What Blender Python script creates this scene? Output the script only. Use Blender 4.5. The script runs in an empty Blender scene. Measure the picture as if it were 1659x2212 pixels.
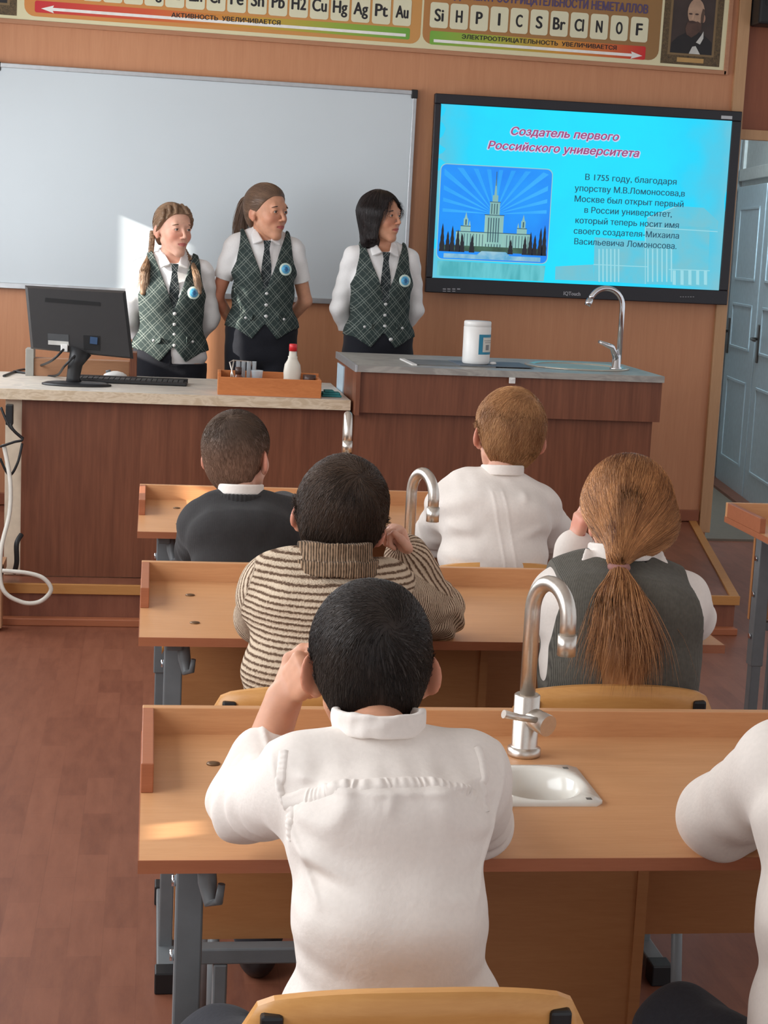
import bpy, bmesh, math, random
import numpy as np
from mathutils import Vector, Matrix
scene = bpy.context.scene
col = scene.collection
random.seed(7)
# ------------------------------------------------------------------ camera
F, PIT, YAW, ROL, CH = 3608.0, .1613, .1426, .0474, 1.5545
W_, H_ = 1659, 2212
_cp, _sp, _cy, _sy = math.cos(PIT), math.sin(PIT), math.cos(YAW), math.sin(YAW)
FWD = Vector((_sy*_cp, _cy*_cp, -_sp)); _r = Vector((_cy, -_sy, 0)); _u = _r.cross(FWD)
RGT = math.cos(ROL)*_r + math.sin(ROL)*_u; UPV = -math.sin(ROL)*_r + math.cos(ROL)*_u
def ray(px, py): return FWD + RGT*((px-W_/2)/F) + UPV*((H_/2-py)/F)
def at(px, py, Y):
    d = ray(px, py); t = Y/d.y; return Vector((d.x*t, Y, CH+d.z*t))
def atz(px, py, z):
    d = ray(px, py); t = (z-CH)/d.z; return Vector((d.x*t, d.y*t, z))
cd = bpy.data.cameras.new('camera'); cam = bpy.data.objects.new('camera', cd); col.objects.link(cam)
cd.sensor_fit = 'VERTICAL'; cd.sensor_height = 36; cd.lens = F/H_*36; cd.clip_start = .05
M = Matrix((RGT, UPV, -FWD)).transposed().to_4x4(); M.translation = Vector((0, 0, CH)); cam.matrix_world = M
scene.camera = cam
# ------------------------------------------------------------------ light
vs = scene.view_settings
scene.display_settings.display_device = 'sRGB'
vs.view_transform = 'Standard'; vs.look = 'None'; vs.gamma = 1; vs.use_curve_mapping = False
vs.exposure = .38
try: scene.cycles.use_denoising = True
except Exception: pass
world = bpy.data.worlds.new('daylight'); scene.world = world; world.use_nodes = True
bg = world.node_tree.nodes['Background']; bg.inputs[0].default_value = (.93, .95, 1, 1); bg.inputs[1].default_value = .62
sl = bpy.data.lights.new('sun', 'SUN'); sl.energy = 9; sl.angle = .009; sl.color = (1, .95, .86)
so = bpy.data.objects.new('sun', sl); col.objects.link(so)
SUN = Vector((1, .25, -.36)).normalized()
so.rotation_euler = SUN.to_track_quat('-Z', 'Y').to_euler()
XL = -1.5                                   # left wall
def area(name, loc, sx, sy, e, color, direction):
    l = bpy.data.lights.new(name, 'AREA'); l.shape = 'RECTANGLE'; l.size = sx; l.size_y = sy; l.energy = e; l.color = color
    o = bpy.data.objects.new(name, l); col.objects.link(o); o.location = loc
    o.rotation_euler = Vector(direction).to_track_quat('-Z', 'Y').to_euler(); return o
for k, y in enumerate((2.0, 4.4, 6.8)):     # daylight through the curtained windows
    area('window_daylight', (XL+.06, y, 1.65), 1.7, 1.5, 42, (.9, .95, 1), (1, 0, -.12))
area('vestibule_daylight', (3.5, 9.2, 2.4), .6, .6, 34, (.72, .89, 1), (-.2, .8, -.45))
# ------------------------------------------------------------------ materials
def nodes(name):
    m = bpy.data.materials.new(name); m.use_nodes = True; nt = m.node_tree
    return m, nt, nt.nodes['Principled BSDF']
def lin(c):
    return tuple(((x/255)/12.92 if x/255 <= .04045 else ((x/255+.055)/1.055)**2.4) for x in c)+(1,)
def N(nt, t, **kw):
    n = nt.nodes.new(t)
    for k, v in kw.items():
        if k[0] == 'i' and k[1:].isdigit(): n.inputs[int(k[1:])].default_value = v
        else: setattr(n, k, v)
    return n
def ramp(nt, stops, fac=None, interp='LINEAR'):
    r = nt.nodes.new('ShaderNodeValToRGB'); e = r.color_ramp.elements; r.color_ramp.interpolation = interp
    while len(e) < len(stops): e.new(.5)
    for i, (p, c) in enumerate(stops): e[i].position = p; e[i].color = c
    if fac is not None: nt.links.new(fac, r.inputs[0])
    return r
def coords(nt, scale=(1, 1, 1), kind='Object', rot=(0, 0, 0)):
    tc = nt.nodes.new('ShaderNodeTexCoord'); mp = nt.nodes.new('ShaderNodeMapping')
    mp.inputs['Scale'].default_value = scale; mp.inputs['Rotation'].default_value = rot
    nt.links.new(tc.outputs[kind], mp.inputs[0]); return mp.outputs[0]
def bump(nt, b, h, strength=.2, dist=.001):
    n = N(nt, 'ShaderNodeBump'); n.inputs['Strength'].default_value = strength; n.inputs['Distance'].default_value = dist
    nt.links.new(h, n.inputs['Height']); nt.links.new(n.outputs[0], b.inputs['Normal']); return n
def plain(name, c, rough=.5, metal=0, var=.06, scale=30, emit=0, spec=.5, bumpy=0):
    m, nt, b = nodes(name); c = lin(c)
    b.inputs['Roughness'].default_value = rough; b.inputs['Metallic'].default_value = metal
    b.inputs['Specular IOR Level'].default_value = spec
    nz = N(nt, 'ShaderNodeTexNoise'); nz.inputs['Scale'].default_value = scale; nz.inputs['Detail'].default_value = 3
    nt.links.new(coords(nt), nz.inputs[0])
    a = tuple(min(1, x*(1-var)) for x in c[:3])+(1,); d = tuple(min(1, x*(1+var)) for x in c[:3])+(1,)
    r = ramp(nt, [(.3, a), (.7, d)], nz.outputs[0]); nt.links.new(r.outputs[0], b.inputs['Base Color'])
    if emit: nt.links.new(r.outputs[0], b.inputs['Emission Color']); b.inputs['Emission Strength'].default_value = emit
    if bumpy: bump(nt, b, nz.outputs[0], bumpy, .002)
    return m
def wood(name, c1, c2, scale=(1, 20, 20), rough=.4, big=.35, spec=.4):
    m, nt, b = nodes(name); c1, c2 = lin(c1), lin(c2)
    co = coords(nt, scale)
    n1 = N(nt, 'ShaderNodeTexNoise'); n1.inputs['Scale'].default_value = 2.2; n1.inputs['Detail'].default_value = 6; n1.inputs['Roughness'].default_value = .65
    n1.inputs['Distortion'].default_value = .6
    nt.links.new(co, n1.inputs[0])
    n2 = N(nt, 'ShaderNodeTexNoise'); n2.inputs['Scale'].default_value = 11; n2.inputs['Detail'].default_value = 3
    nt.links.new(co, n2.inputs[0])
    mx = N(nt, 'ShaderNodeMix'); mx.inputs[0].default_value = big; nt.links.new(n1.outputs[0], mx.inputs[2]); nt.links.new(n2.outputs[0], mx.inputs[3])
    r = ramp(nt, [(.34, c1), (.66, c2)], mx.outputs[0]); nt.links.new(r.outputs[0], b.inputs['Base Color'])
    b.inputs['Roughness'].default_value = rough; b.inputs['Specular IOR Level'].default_value = spec
    bump(nt, b, n2.outputs[0], .05, .001)
    return m
MT = {}
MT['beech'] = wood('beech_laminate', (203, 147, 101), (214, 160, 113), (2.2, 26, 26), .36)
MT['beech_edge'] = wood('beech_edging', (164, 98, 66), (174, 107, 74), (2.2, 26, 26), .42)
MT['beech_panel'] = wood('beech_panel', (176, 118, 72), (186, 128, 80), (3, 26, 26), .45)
MT['wall'] = wood('wall_laminate', (194, 134, 96), (204, 145, 106), (12, 12, .8), .4)
MT['wall_dark'] = wood('dark_wall_laminate', (140, 80, 55), (152, 90, 62), (12, 12, .8), .45)
MT['trim'] = wood('pale_trim', (188, 146, 106), (198, 156, 116), (20, 20, 1.5), .45)
MT['mahog'] = wood('mahogany_laminate', (106, 62, 43), (136, 84, 60), (9, 9, .5), .38)
MT['ply'] = wood('birch_plywood', (205, 145, 80), (218, 160, 94), (2, 22, 22), .32)
MT['crate'] = wood('crate_wood', (188, 110, 58), (206, 128, 72), (4, 20, 20), .55)
MT['strip'] = wood('oak_strip', (186, 130, 72), (196, 140, 80), (2, 20, 20), .5)
MT['steel_paint'] = plain('grey_painted_steel', (112, 116, 118), .45)
MT['black'] = plain('black_plastic', (26, 26, 28), .45)
MT['chrome'] = plain('chrome', (225, 228, 232), .12, 1, .02)
MT['nickel'] = plain('brushed_nickel', (214, 206, 196), .34, 1, .04, 200)
MT['white'] = plain('white_plastic', (232, 230, 226), .35, 0, .02)
MT['ceramic'] = plain('white_ceramic', (232, 228, 218), .15, 0, .02)
MT['cream'] = plain('cream_paint', (224, 208, 184), .5)
MT['bolt'] = plain('bronze_bolt', (120, 92, 66), .4, .6)
# ------------------------------------------------------------------ objects
def tag(o, label=None, cat=None, group=None, kind=None):
    if label: o['label'] = label
    if cat: o['category'] = cat
    if group: o['group'] = group
    if kind: o['kind'] = kind
    return o
def empty(name, loc=(0, 0, 0), rz=0, label=None, cat=None, group=None):
    o = bpy.data.objects.new(name, None); col.objects.link(o); o.location = loc; o.rotation_euler = (0, 0, rz); o.empty_display_size = .1
    return tag(o, label, cat, group)
def link_mesh(name, me, mats, parent=None, smooth=False):
    o = bpy.data.objects.new(name, me); col.objects.link(o)
    for m in (mats if isinstance(mats, (list, tuple)) else [mats]): me.materials.append(MT[m] if isinstance(m, str) else m)
    if smooth:
        me.polygons.foreach_set('use_smooth', [True]*len(me.polygons))
    if parent is not None: o.parent = parent
    return o
class MB:
    def __init__(s): s.b = bmesh.new()
    def box(s, lo, hi, bev=.0, mat=0, M=None):
        vs_ = [s.b.verts.new((x, y, z)) for x in (lo[0], hi[0]) for y in (lo[1], hi[1]) for z in (lo[2], hi[2])]
        fs = [s.b.faces.new([vs_[i] for i in q]) for q in ((0, 1, 3, 2), (4, 6, 7, 5), (0, 4, 5, 1), (2, 3, 7, 6), (0, 2, 6, 4), (1, 5, 7, 3))]
        for f in fs: f.material_index = mat
        if bev:
            es = list({e for f in fs for e in f.edges})
            r = bmesh.ops.bevel(s.b, geom=es, offset=bev, segments=2, affect='EDGES', profile=.5)
            vs_ = list({v for f in r['faces'] for v in f.verts} | set(v for v in vs_ if v.is_valid))
            for f in r['faces']: f.material_index = mat
        if M is not None: bmesh.ops.transform(s.b, matrix=M, verts=[v for v in vs_ if v.is_valid])
        return s
    def tube(s, pts, r, n=12, mat=0, cap=True):
        pts = [Vector(p) for p in pts]; k = len(pts); rs = r if isinstance(r, (list, tuple)) else [r]*k
        rings = []; prev = None
        for i, p in enumerate(pts):
            t = (pts[min(i+1, k-1)]-pts[max(i-1, 0)])
            if t.length < 1e-9: t = Vector((0, 0, 1))
            t.normalize()
            if prev is None:
                a = Vector((1, 0, 0)) if abs(t.x) < .8 else Vector((0, 1, 0)); a = (a-t*a.dot(t)).normalized()
            else:
                a = prev-t*prev.dot(t); a = a.normalized() if a.length > 1e-6 else t.orthogonal().normalized()
            prev = a; bb = t.cross(a)
            rings.append([s.b.verts.new(p+(a*math.cos(q)+bb*math.sin(q))*rs[i]) for q in [2*math.pi*j/n for j in range(n)]])
        for i in range(k-1):
            for j in range(n):
                f = s.b.faces.new((rings[i][j], rings[i][(j+1) % n], rings[i+1][(j+1) % n], rings[i+1][j])); f.material_index = mat; f.smooth = True
        if cap:
            for q in (rings[0][::-1], rings[-1]):
                f = s.b.faces.new(q); f.material_index = mat
        return s
    def lathe(s, c, prof, n=28, mat=0, sx=1, sy=1, pw=2):
        rings = []
        for (r, z) in prof:
            if pw == 2: rings.append([s.b.verts.new((c[0]+r*sx*math.cos(2*math.pi*j/n), c[1]+r*sy*math.sin(2*math.pi*j/n), c[2]+z)) for j in range(n)])
            else:
                rr = []
                for j in range(n):
                    ca, sa = math.cos(2*math.pi*j/n), math.sin(2*math.pi*j/n); q = (abs(ca)**pw+abs(sa)**pw)**(-1/pw)
                    rr.append(s.b.verts.new((c[0]+r*sx*ca*q, c[1]+r*sy*sa*q, c[2]+z)))
                rings.append(rr)
        for i in range(len(rings)-1):
            for j in range(n):
                f = s.b.faces.new((rings[i][j], rings[i][(j+1) % n], rings[i+1][(j+1) % n], rings[i+1][j])); f.smooth = True; f.material_index = mat
        if prof[0][0] > 1e-5: f = s.b.faces.new(rings[0][::-1]); f.material_index = mat
        if prof[-1][0] > 1e-5: f = s.b.faces.new(rings[-1]); f.material_index = mat
        return s
    def poly(s, pts, d=None, mat=0):
        """flat polygon, or a prism when d (an offset vector) is given"""
        a = [s.b.verts.new(p) for p in pts]
        f = s.b.faces.new(a); f.material_index = mat
        if d is not None:
            d = Vector(d); c = [s.b.verts.new(Vector(p)+d) for p in pts]
            g = s.b.faces.new(c[::-1]); g.material_index = mat; n = len(a)
            for i in range(n):
                h = s.b.faces.new((a[i], c[i], c[(i+1) % n], a[(i+1) % n])); h.material_index = mat
        return s
    def build(s, name, mats, parent=None, smooth=False):
        bmesh.ops.recalc_face_normals(s.b, faces=s.b.faces)
        me = bpy.data.meshes.new(name); s.b.to_mesh(me); s.b.free()
        return link_mesh(name, me, mats, parent, smooth)
def copy_tree(o, parent=None):
    c = o.copy(); col.objects.link(c)
    if parent is not None: c.parent = parent
    for ch in list(o.children): copy_tree(ch, c)
    return c
def rrect(x0, z0, x1, z1, r, y, n=5):
    pts = []
    for cx, cz, a0 in ((x1-r, z1-r, 0), (x0+r, z1-r, 90), (x0+r, z0+r, 180), (x1-r, z0+r, 270)):
        for i in range(n+1):
            a = math.radians(a0+90*i/n); pts.append((cx+r*math.cos(a), y, cz+r*math.sin(a)))
    return pts
def text_mesh(s, shear=0):
    """glyph outlines filled by the non-zero winding rule"""
    from mathutils.geometry import interpolate_bezier, delaunay_2d_cdt
    cu = bpy.data.curves.new('t', 'FONT'); cu.body = s; cu.size = 1; cu.shear = shear
    o = bpy.data.objects.new('t', cu); col.objects.link(o)
    dg = bpy.context.evaluated_depsgraph_get(); dg.update()
    V, E = [], []
    for sp in o.to_curve(dg).splines:
        b = sp.bezier_points; n = len(b); P = []
        for i in range(n):
            p, q = b[i], b[(i+1) % n]; k = 2 if (p.handle_right-p.co).cross(q.co-p.co).length < 1e-5 and (q.handle_left-q.co).cross(q.co-p.co).length < 1e-5 else 5
            P += interpolate_bezier(p.co, p.handle_right, q.handle_left, q.co, k)[:-1]
        o0 = len(V); V += [Vector((p.x, p.y)) for p in P]; E += [(o0+i, o0+(i+1) % len(P)) for i in range(len(P))]
    o.to_curve_clear(); bpy.data.objects.remove(o)
    r = delaunay_2d_cdt(V, E, [], 0, 1e-6); vo, fo = r[0], r[2]
    X = np.array([tuple(v) for v in vo]); T = np.array(fo); C = X[T].mean(1); A = np.array([tuple(V[e[0]]) for e in E]); B = np.array([tuple(V[e[1]]) for e in E])
    w = np.zeros(len(C))
    for i in range(0, len(C), 2000):
        c = C[i:i+2000, None]; up = (A[None, :, 1] <= c[..., 1]) & (B[None, :, 1] > c[..., 1]); dn = (A[None, :, 1] > c[..., 1]) & (B[None, :, 1] <= c[..., 1])
        side = (B[None, :, 0]-A[None, :, 0])*(c[..., 1]-A[None, :, 1])-(c[..., 0]-A[None, :, 0])*(B[None, :, 1]-A[None, :, 1])
        w[i:i+2000] = (up & (side > 0)).sum(1)*1.0-(dn & (side < 0)).sum(1)
    T = T[np.abs(w) > .5]; me = bpy.data.meshes.new('t'); me.from_pydata([(x, y, 0) for x, y in X], [], T.tolist()); me.update(); return me
def text(name, s, x0, z, x1, y, mat, parent, h=None, shear=0, offset=0):
    """lettering on a plane facing -Y: from x0 to x1 with its baseline at z; h = cap height or None for natural"""
    me = text_mesh(s, shear)
    n = len(me.vertices); co = np.empty(n*3, np.float32); me.vertices.foreach_get('co', co); co = co.reshape(-1, 3)
    mn, mxx = co[:, 0].min(), co[:, 0].max(); k = (x1-x0)/(mxx-mn); kz = k if h is None else h/.72
    out = np.stack([x0+(co[:, 0]-mn)*k, np.full(n, y, np.float32), z+co[:, 1]*kz], 1).astype(np.float32)
    w = (h or .03)*.04
    offs = {0: [(0, 0)], 'semi': [(-w*.5, 0), (w*.5, 0)], 'bold': [(-w, 0), (w, 0), (0, w*.6), (0, -w*.6)],
            'halo': [(3*w*math.cos(q), 3*w*math.sin(q)) for q in [math.pi*i/4 for i in range(8)]]}[offset]
    faces = [tuple(p.vertices) for p in me.polygons]; V, Fc = [], []
    for i, (dx, dz) in enumerate(offs):                 # overlaid copies thicken the strokes
        V.append(out+np.array([dx, -.00002*i, dz], np.float32)); Fc += [tuple(v+i*n for v in f) for f in faces]
    m2 = bpy.data.meshes.new(name); m2.from_pydata(np.concatenate(V).tolist(), [], Fc); m2.update(); bpy.data.meshes.remove(me)
    return link_mesh(name, m2, mat, parent)
# ------------------------------------------------------------------ the room
YW, ZP = 8.45, .158                        # front wall, podium top
def struct(name, mb, mats): return tag(mb.build(name, mats), kind='structure')
def floor_mat():
    m, nt, b = nodes('parquet_linoleum')
    co = coords(nt)
    br = N(nt, 'ShaderNodeTexBrick'); br.inputs['Scale'].default_value = 1
    br.inputs['Brick Width'].default_value = .30; br.inputs['Row Height'].default_value = .075; br.inputs['Mortar Size'].default_value = .0012
    br.inputs['Color1'].default_value = (0, 0, 0, 1); br.inputs['Color2'].default_value = (1, 1, 1, 1); br.inputs['Mortar'].default_value = (.2, .2, .2, 1)
    mp = coords(nt, (1, 1, 1), 'Object', (0, 0, math.pi/2)); nt.links.new(mp, br.inputs[0])
    n1 = N(nt, 'ShaderNodeTexNoise'); n1.inputs['Scale'].default_value = 5; n1.inputs['Detail'].default_value = 7; n1.inputs['Roughness'].default_value = .7
    nt.links.new(coords(nt, (6, 1.2, 1)), n1.inputs[0])
    mx = N(nt, 'ShaderNodeMix'); mx.inputs[0].default_value = .22; nt.links.new(n1.outputs[0], mx.inputs[2]); nt.links.new(br.outputs[0], mx.inputs[3])
    r = ramp(nt, [(.25, lin((114, 66, 49))), (.5, lin((134, 82, 61))), (.8, lin((150, 95, 72)))], mx.outputs[0])
    nt.links.new(r.outputs[0], b.inputs['Base Color']); b.inputs['Roughness'].default_value = .42
    bump(nt, b, n1.outputs[0], .06, .001)
    return m
MT['floor'] = floor_mat()
struct('floor', MB().box((XL, -1, -.1), (6, 12.5, 0)), 'floor')
struct('ceiling', MB().box((XL-.2, -1, 3.3), (5, 12.5, 3.4)), plain('ceiling_paint', (225, 222, 215), .8))
struct('wall_front', MB().box((XL-.2, YW, 0), (2.945, YW+.15, 3.3)).box((2.945, YW+.03, 2.19), (5, YW+.15, 3.3), mat=1), ['wall', 'wall_dark'])
# left wall: made-up slits cut in the unseen wall to shape the sun patches (y0, y1, z0, z1)
SLITS = [(7.995, 8.085, .75, 2.10), (7.18, 7.34, 1.5, 2.0), (4.42, 4.56, 1.33, 1.40), (1.74, 1.80, 1.305, 1.335)]
def left_wall():
    mb = MB(); ys = sorted({-1, 12.5} | {y for s_ in SLITS for y in s_[:2]})
    for a, b in zip(ys[:-1], ys[1:]):
        s_ = [q for q in SLITS if q[0] <= a and q[1] >= b]
        if s_:
            mb.box((XL-.02, a, 0), (XL, b, s_[0][2])); mb.box((XL-.02, a, s_[0][3]), (XL, b, 3.3))
        else: mb.box((XL-.02, a, 0), (XL, b, 3.3))
    return struct('wall_left', mb, plain('left_wall_paint', (214, 208, 198), .7))
left_wall()
for k_, y_ in enumerate((2.0, 4.4, 6.8)):       # curtained windows the daylight comes through
    w_ = tag(MB().box((XL-.001, y_-.93, .84), (XL+.03, y_-.87, 2.46), .004).box((XL-.001, y_+.87, .84), (XL+.03, y_+.93, 2.46), .004).box((XL-.001, y_-.93, .80), (XL+.05, y_+.93, .84), .004).box((XL-.001, y_-.93, 2.46), (XL+.03, y_+.93, 2.52), .004).build('window_%d' % (k_+1), 'white'), kind='structure')
    MB().box((XL+.003, y_-.87, 1.45 if k_ != 2 else 2.05), (XL+.009, y_+.87, 2.46)).build('roller_blind', plain('blind_cloth', (230, 228, 220), .8), w_)
struct('trim_1', MB().box((2.905, YW-.02, .1), (2.965, YW+.02, 3.3), .002), 'trim')
struct('trim_2', MB().box((2.965, YW-.01, 2.15), (5, YW+.04, 2.2), .002), 'trim')
struct('baseboard_front', MB().box((XL, YW-.015, ZP), (2.90, YW, ZP+.06), .003), 'wall_dark')
# vestibule beyond the opening
struct('wall_vestibule', MB().box((2.7, 11.2, 0), (4.2, 11.3, 3.3)), plain('vestibule_paint', (150, 158, 160), .6))
MT['door_white'] = plain('door_paint', (176, 196, 204), .4)
def door_wall():
    a, b = Vector((3.96, 11.15, 0)), Vector((3.62, 8.75, 0)); d = (b-a).normalized(); L = (b-a).length
    Mx = Matrix.Translation(a) @ Matrix(((d.x, -d.y, 0), (d.y, d.x, 0), (0, 0, 1))).to_4x4()
    o = MB().box((-.1, .0, 0), (L, .1, 3.3), M=Mx).build('wall_right', plain('side_wall_paint', (186, 192, 190), .6)); tag(o, kind='structure')
    for i, (u0, u1) in enumerate(((.03, .92), (.95, 1.9))):
        mb = MB().box((u0, -.035, .0), (u1, .0, 2.02), .004, M=Mx)
        w = u1-u0
        for z0, z1 in ((.2, .75), (.95, 1.25), (1.4, 1.88)):
            for (p, q) in (((u0+.14, z0), (u1-.14, z0+.018)), ((u0+.14, z1-.018), (u1-.14, z1)), ((u0+.14, z0), (u0+.158, z1)), ((u1-.158, z0), (u1-.14, z1))):
                mb.box((p[0], -.042, p[1]), (q[0], -.03, q[1]), .003, M=Mx)
        dr = tag(mb.build('door_%d' % (i+1), 'door_white'), kind='structure')
        hx = u0+.07 if i == 0 else u0+.1
        hb = MB().box((hx-.02, -.046, .9), (hx+.02, -.035, 1.14), .004, M=Mx)
        hb.tube([Mx @ Vector((hx, -.04, 1.05)), Mx @ Vector((hx, -.085, 1.05)), Mx @ Vector((hx+.11, -.085, 1.045))], .009)
        hb.build('door_handle', plain('dark_handle_metal', (96, 92, 88), .35, .8), dr)
    nt_ = MB().box((1.25, -.043, 1.45), (1.6, -.036, 1.72), M=Mx).build('notice', plain('notice_paper', (196, 206, 212), .7)); tag(nt_, 'pale paper notice with a red mark on the white door beyond the opening', 'notice')
    mk = MB()
    for z in (1.66, 1.62):
        for k in range(3): mk.box((1.3+k*.09, -.0445, z), (1.365+k*.09, -.0432, z+.02), M=Mx)
    mk.build('printed_lines', plain('grey_print', (120, 124, 130), .7), nt_)
    MB().poly([Mx @ Vector(p) for p in ((1.43, -.0444, 1.47), (1.5, -.0444, 1.5), (1.56, -.0444, 1.49), (1.56, -.0444, 1.58), (1.5, -.0444, 1.56), (1.43, -.0444, 1.59))], (0, -.001, 0)).build('red_mark', plain('red_print', (190, 50, 60), .6), nt_)
    tag(MB().box((.0, -.03, 2.06), (2.0, .0, 2.14), .004, M=Mx).box((.0, -.02, 2.14), (.06, .0, 2.34), M=Mx).build('trim_3', plain('transom_paint', (198, 204, 200), .5)), kind='structure')
    struct('trim_4', MB().box((-.02, -.12, 0), (1.9, -.0, .03), M=Mx), 'mahog')
door_wall()
struct('floor_vestibule', MB().box((2.7, 8.75, 0), (4.2, 11.3, .012)), plain('vestibule_linoleum', (116, 106, 92), .5))
# podium
pod = MB()
pts = [(XL, 6.545, 0), (2.435, 6.545, 0), (2.87, YW, 0), (XL, YW, 0)]
pod.poly(pts, (0, 0, ZP-.004))
struct('podium', pod, 'floor')
tr = MB().box((XL, 6.53, ZP-.035), (2.45, 6.548, ZP+.004), .002)
tr.poly([(2.41, 6.545, ZP-.03), (2.45, 6.545, ZP-.03), (2.885, YW-.02, ZP-.03), (2.845, YW-.02, ZP-.03)], (0, 0, .034))
struct('trim_5', tr, 'strip')
struct('trim_6', MB().box((XL, 6.50, 0), (2.44, 6.545, .03), .004), 'beech_edge')
# ------------------------------------------------------------------ whiteboard
def whiteboard():
    e = empty('whiteboard', (.25, YW-.0, 1.25), 0, 'wide white writing board with a slim aluminium frame on the wood-tone front wall', 'whiteboard')
    e.rotation_euler = (0, .007, 0)
    x0, x1, z0, z1 = -1.02, 1.005, .0, 1.035
    y = -.03
    MB().box((x0, y, z0), (x1, -.001, z1)).build('writing_surface', 'board', e)
    mb = MB()
    for lo, hi in (((x0-.012, y-.008, z1-.008), (x1+.012, -.001, z1+.014)), ((x0-.012, y-.012, z0-.022), (x1+.012, -.001, z0+.006)),
                   ((x0-.012, y-.008, z0), (x0+.008, -.001, z1)), ((x1-.008, y-.008, z0), (x1+.012, -.001, z1))):
        mb.box(lo, hi, .003)
    mb.build('frame', 'alu', e)
    for x in (x0, x1): MB().box((x-.016, y-.011, z1-.025), (x+.016, -.001, z1+.018), .004).build('corner_cap', 'black', e)['label'] = 'dark plastic corner cap'
MT['board'] = plain('white_enamel', (208, 216, 220), .28, 0, .012, 3)
MT['alu'] = plain('aluminium', (190, 192, 194), .35, .7)
whiteboard()
# ------------------------------------------------------------------ interactive display
def glow(name, c, s=.78, two=None, scale=4, rot=0, coord=(1, 1, 1)):
    m, nt, b = nodes(name); b.inputs['Base Color'].default_value = (.01, .01, .012, 1); b.inputs['Roughness'].default_value = .35
    b.inputs['Emission Strength'].default_value = s
    if two is None: b.inputs['Emission Color'].default_value = lin(c)
    else:
        nz = N(nt, 'ShaderNodeTexNoise'); nz.inputs['Scale'].default_value = scale; nz.inputs['Detail'].default_value = 5; nz.inputs['Distortion'].default_value = .5
        nt.links.new(coords(nt, coord), nz.inputs[0]); r = ramp(nt, [(.36, lin(c)), (.64, lin(two))], nz.outputs[0])
        nt.links.new(r.outputs[0], b.inputs['Emission Color'])
    return m
def slide_bg():
    """cyan slide, older paper tones towards its edges"""
    m, nt, b = nodes('slide_background'); b.inputs['Base Color'].default_value = (.01, .01, .012, 1); b.inputs['Roughness'].default_value = .35
    tc = N(nt, 'ShaderNodeTexCoord'); sp = N(nt, 'ShaderNodeSeparateXYZ'); nt.links.new(tc.outputs['Object'], sp.inputs[0])
    nz = N(nt, 'ShaderNodeTexNoise'); nz.inputs['Scale'].default_value = 4.5; nz.inputs['Detail'].default_value = 6; nt.links.new(tc.outputs['Object'], nz.inputs[0])
    def math_(op, a, b_):
        n = N(nt, 'ShaderNodeMath', operation=op)
        for i, q in enumerate((a, b_)):
            if hasattr(q, 'node'): nt.links.new(q, n.inputs[i])
            else: n.inputs[i].default_value = q
        return n.outputs[0]
    ax = math_('ABSOLUTE', math_('DIVIDE', math_('SUBTRACT', sp.outputs[0], -.02), .75), 0)
    az = math_('DIVIDE', math_('SUBTRACT', .62, sp.outputs[2]), .75)
    az = math_('MAXIMUM', az, 0)
    f = math_('ADD', math_('ADD', math_('MULTIPLY', math_('POWER', ax, 3), .62), math_('MULTIPLY', az, .16)), math_('MULTIPLY', math_('SUBTRACT', nz.outputs[0], .5), .7))
    r = ramp(nt, [(.0, lin((0, 222, 255))), (.25, lin((10, 212, 250))), (.55, lin((74, 196, 226))), (.9, lin((122, 190, 204)))], f)
    nt.links.new(r.outputs[0], b.inputs['Emission Color']); b.inputs['Emission Strength'].default_value = .78
    return m
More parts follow.
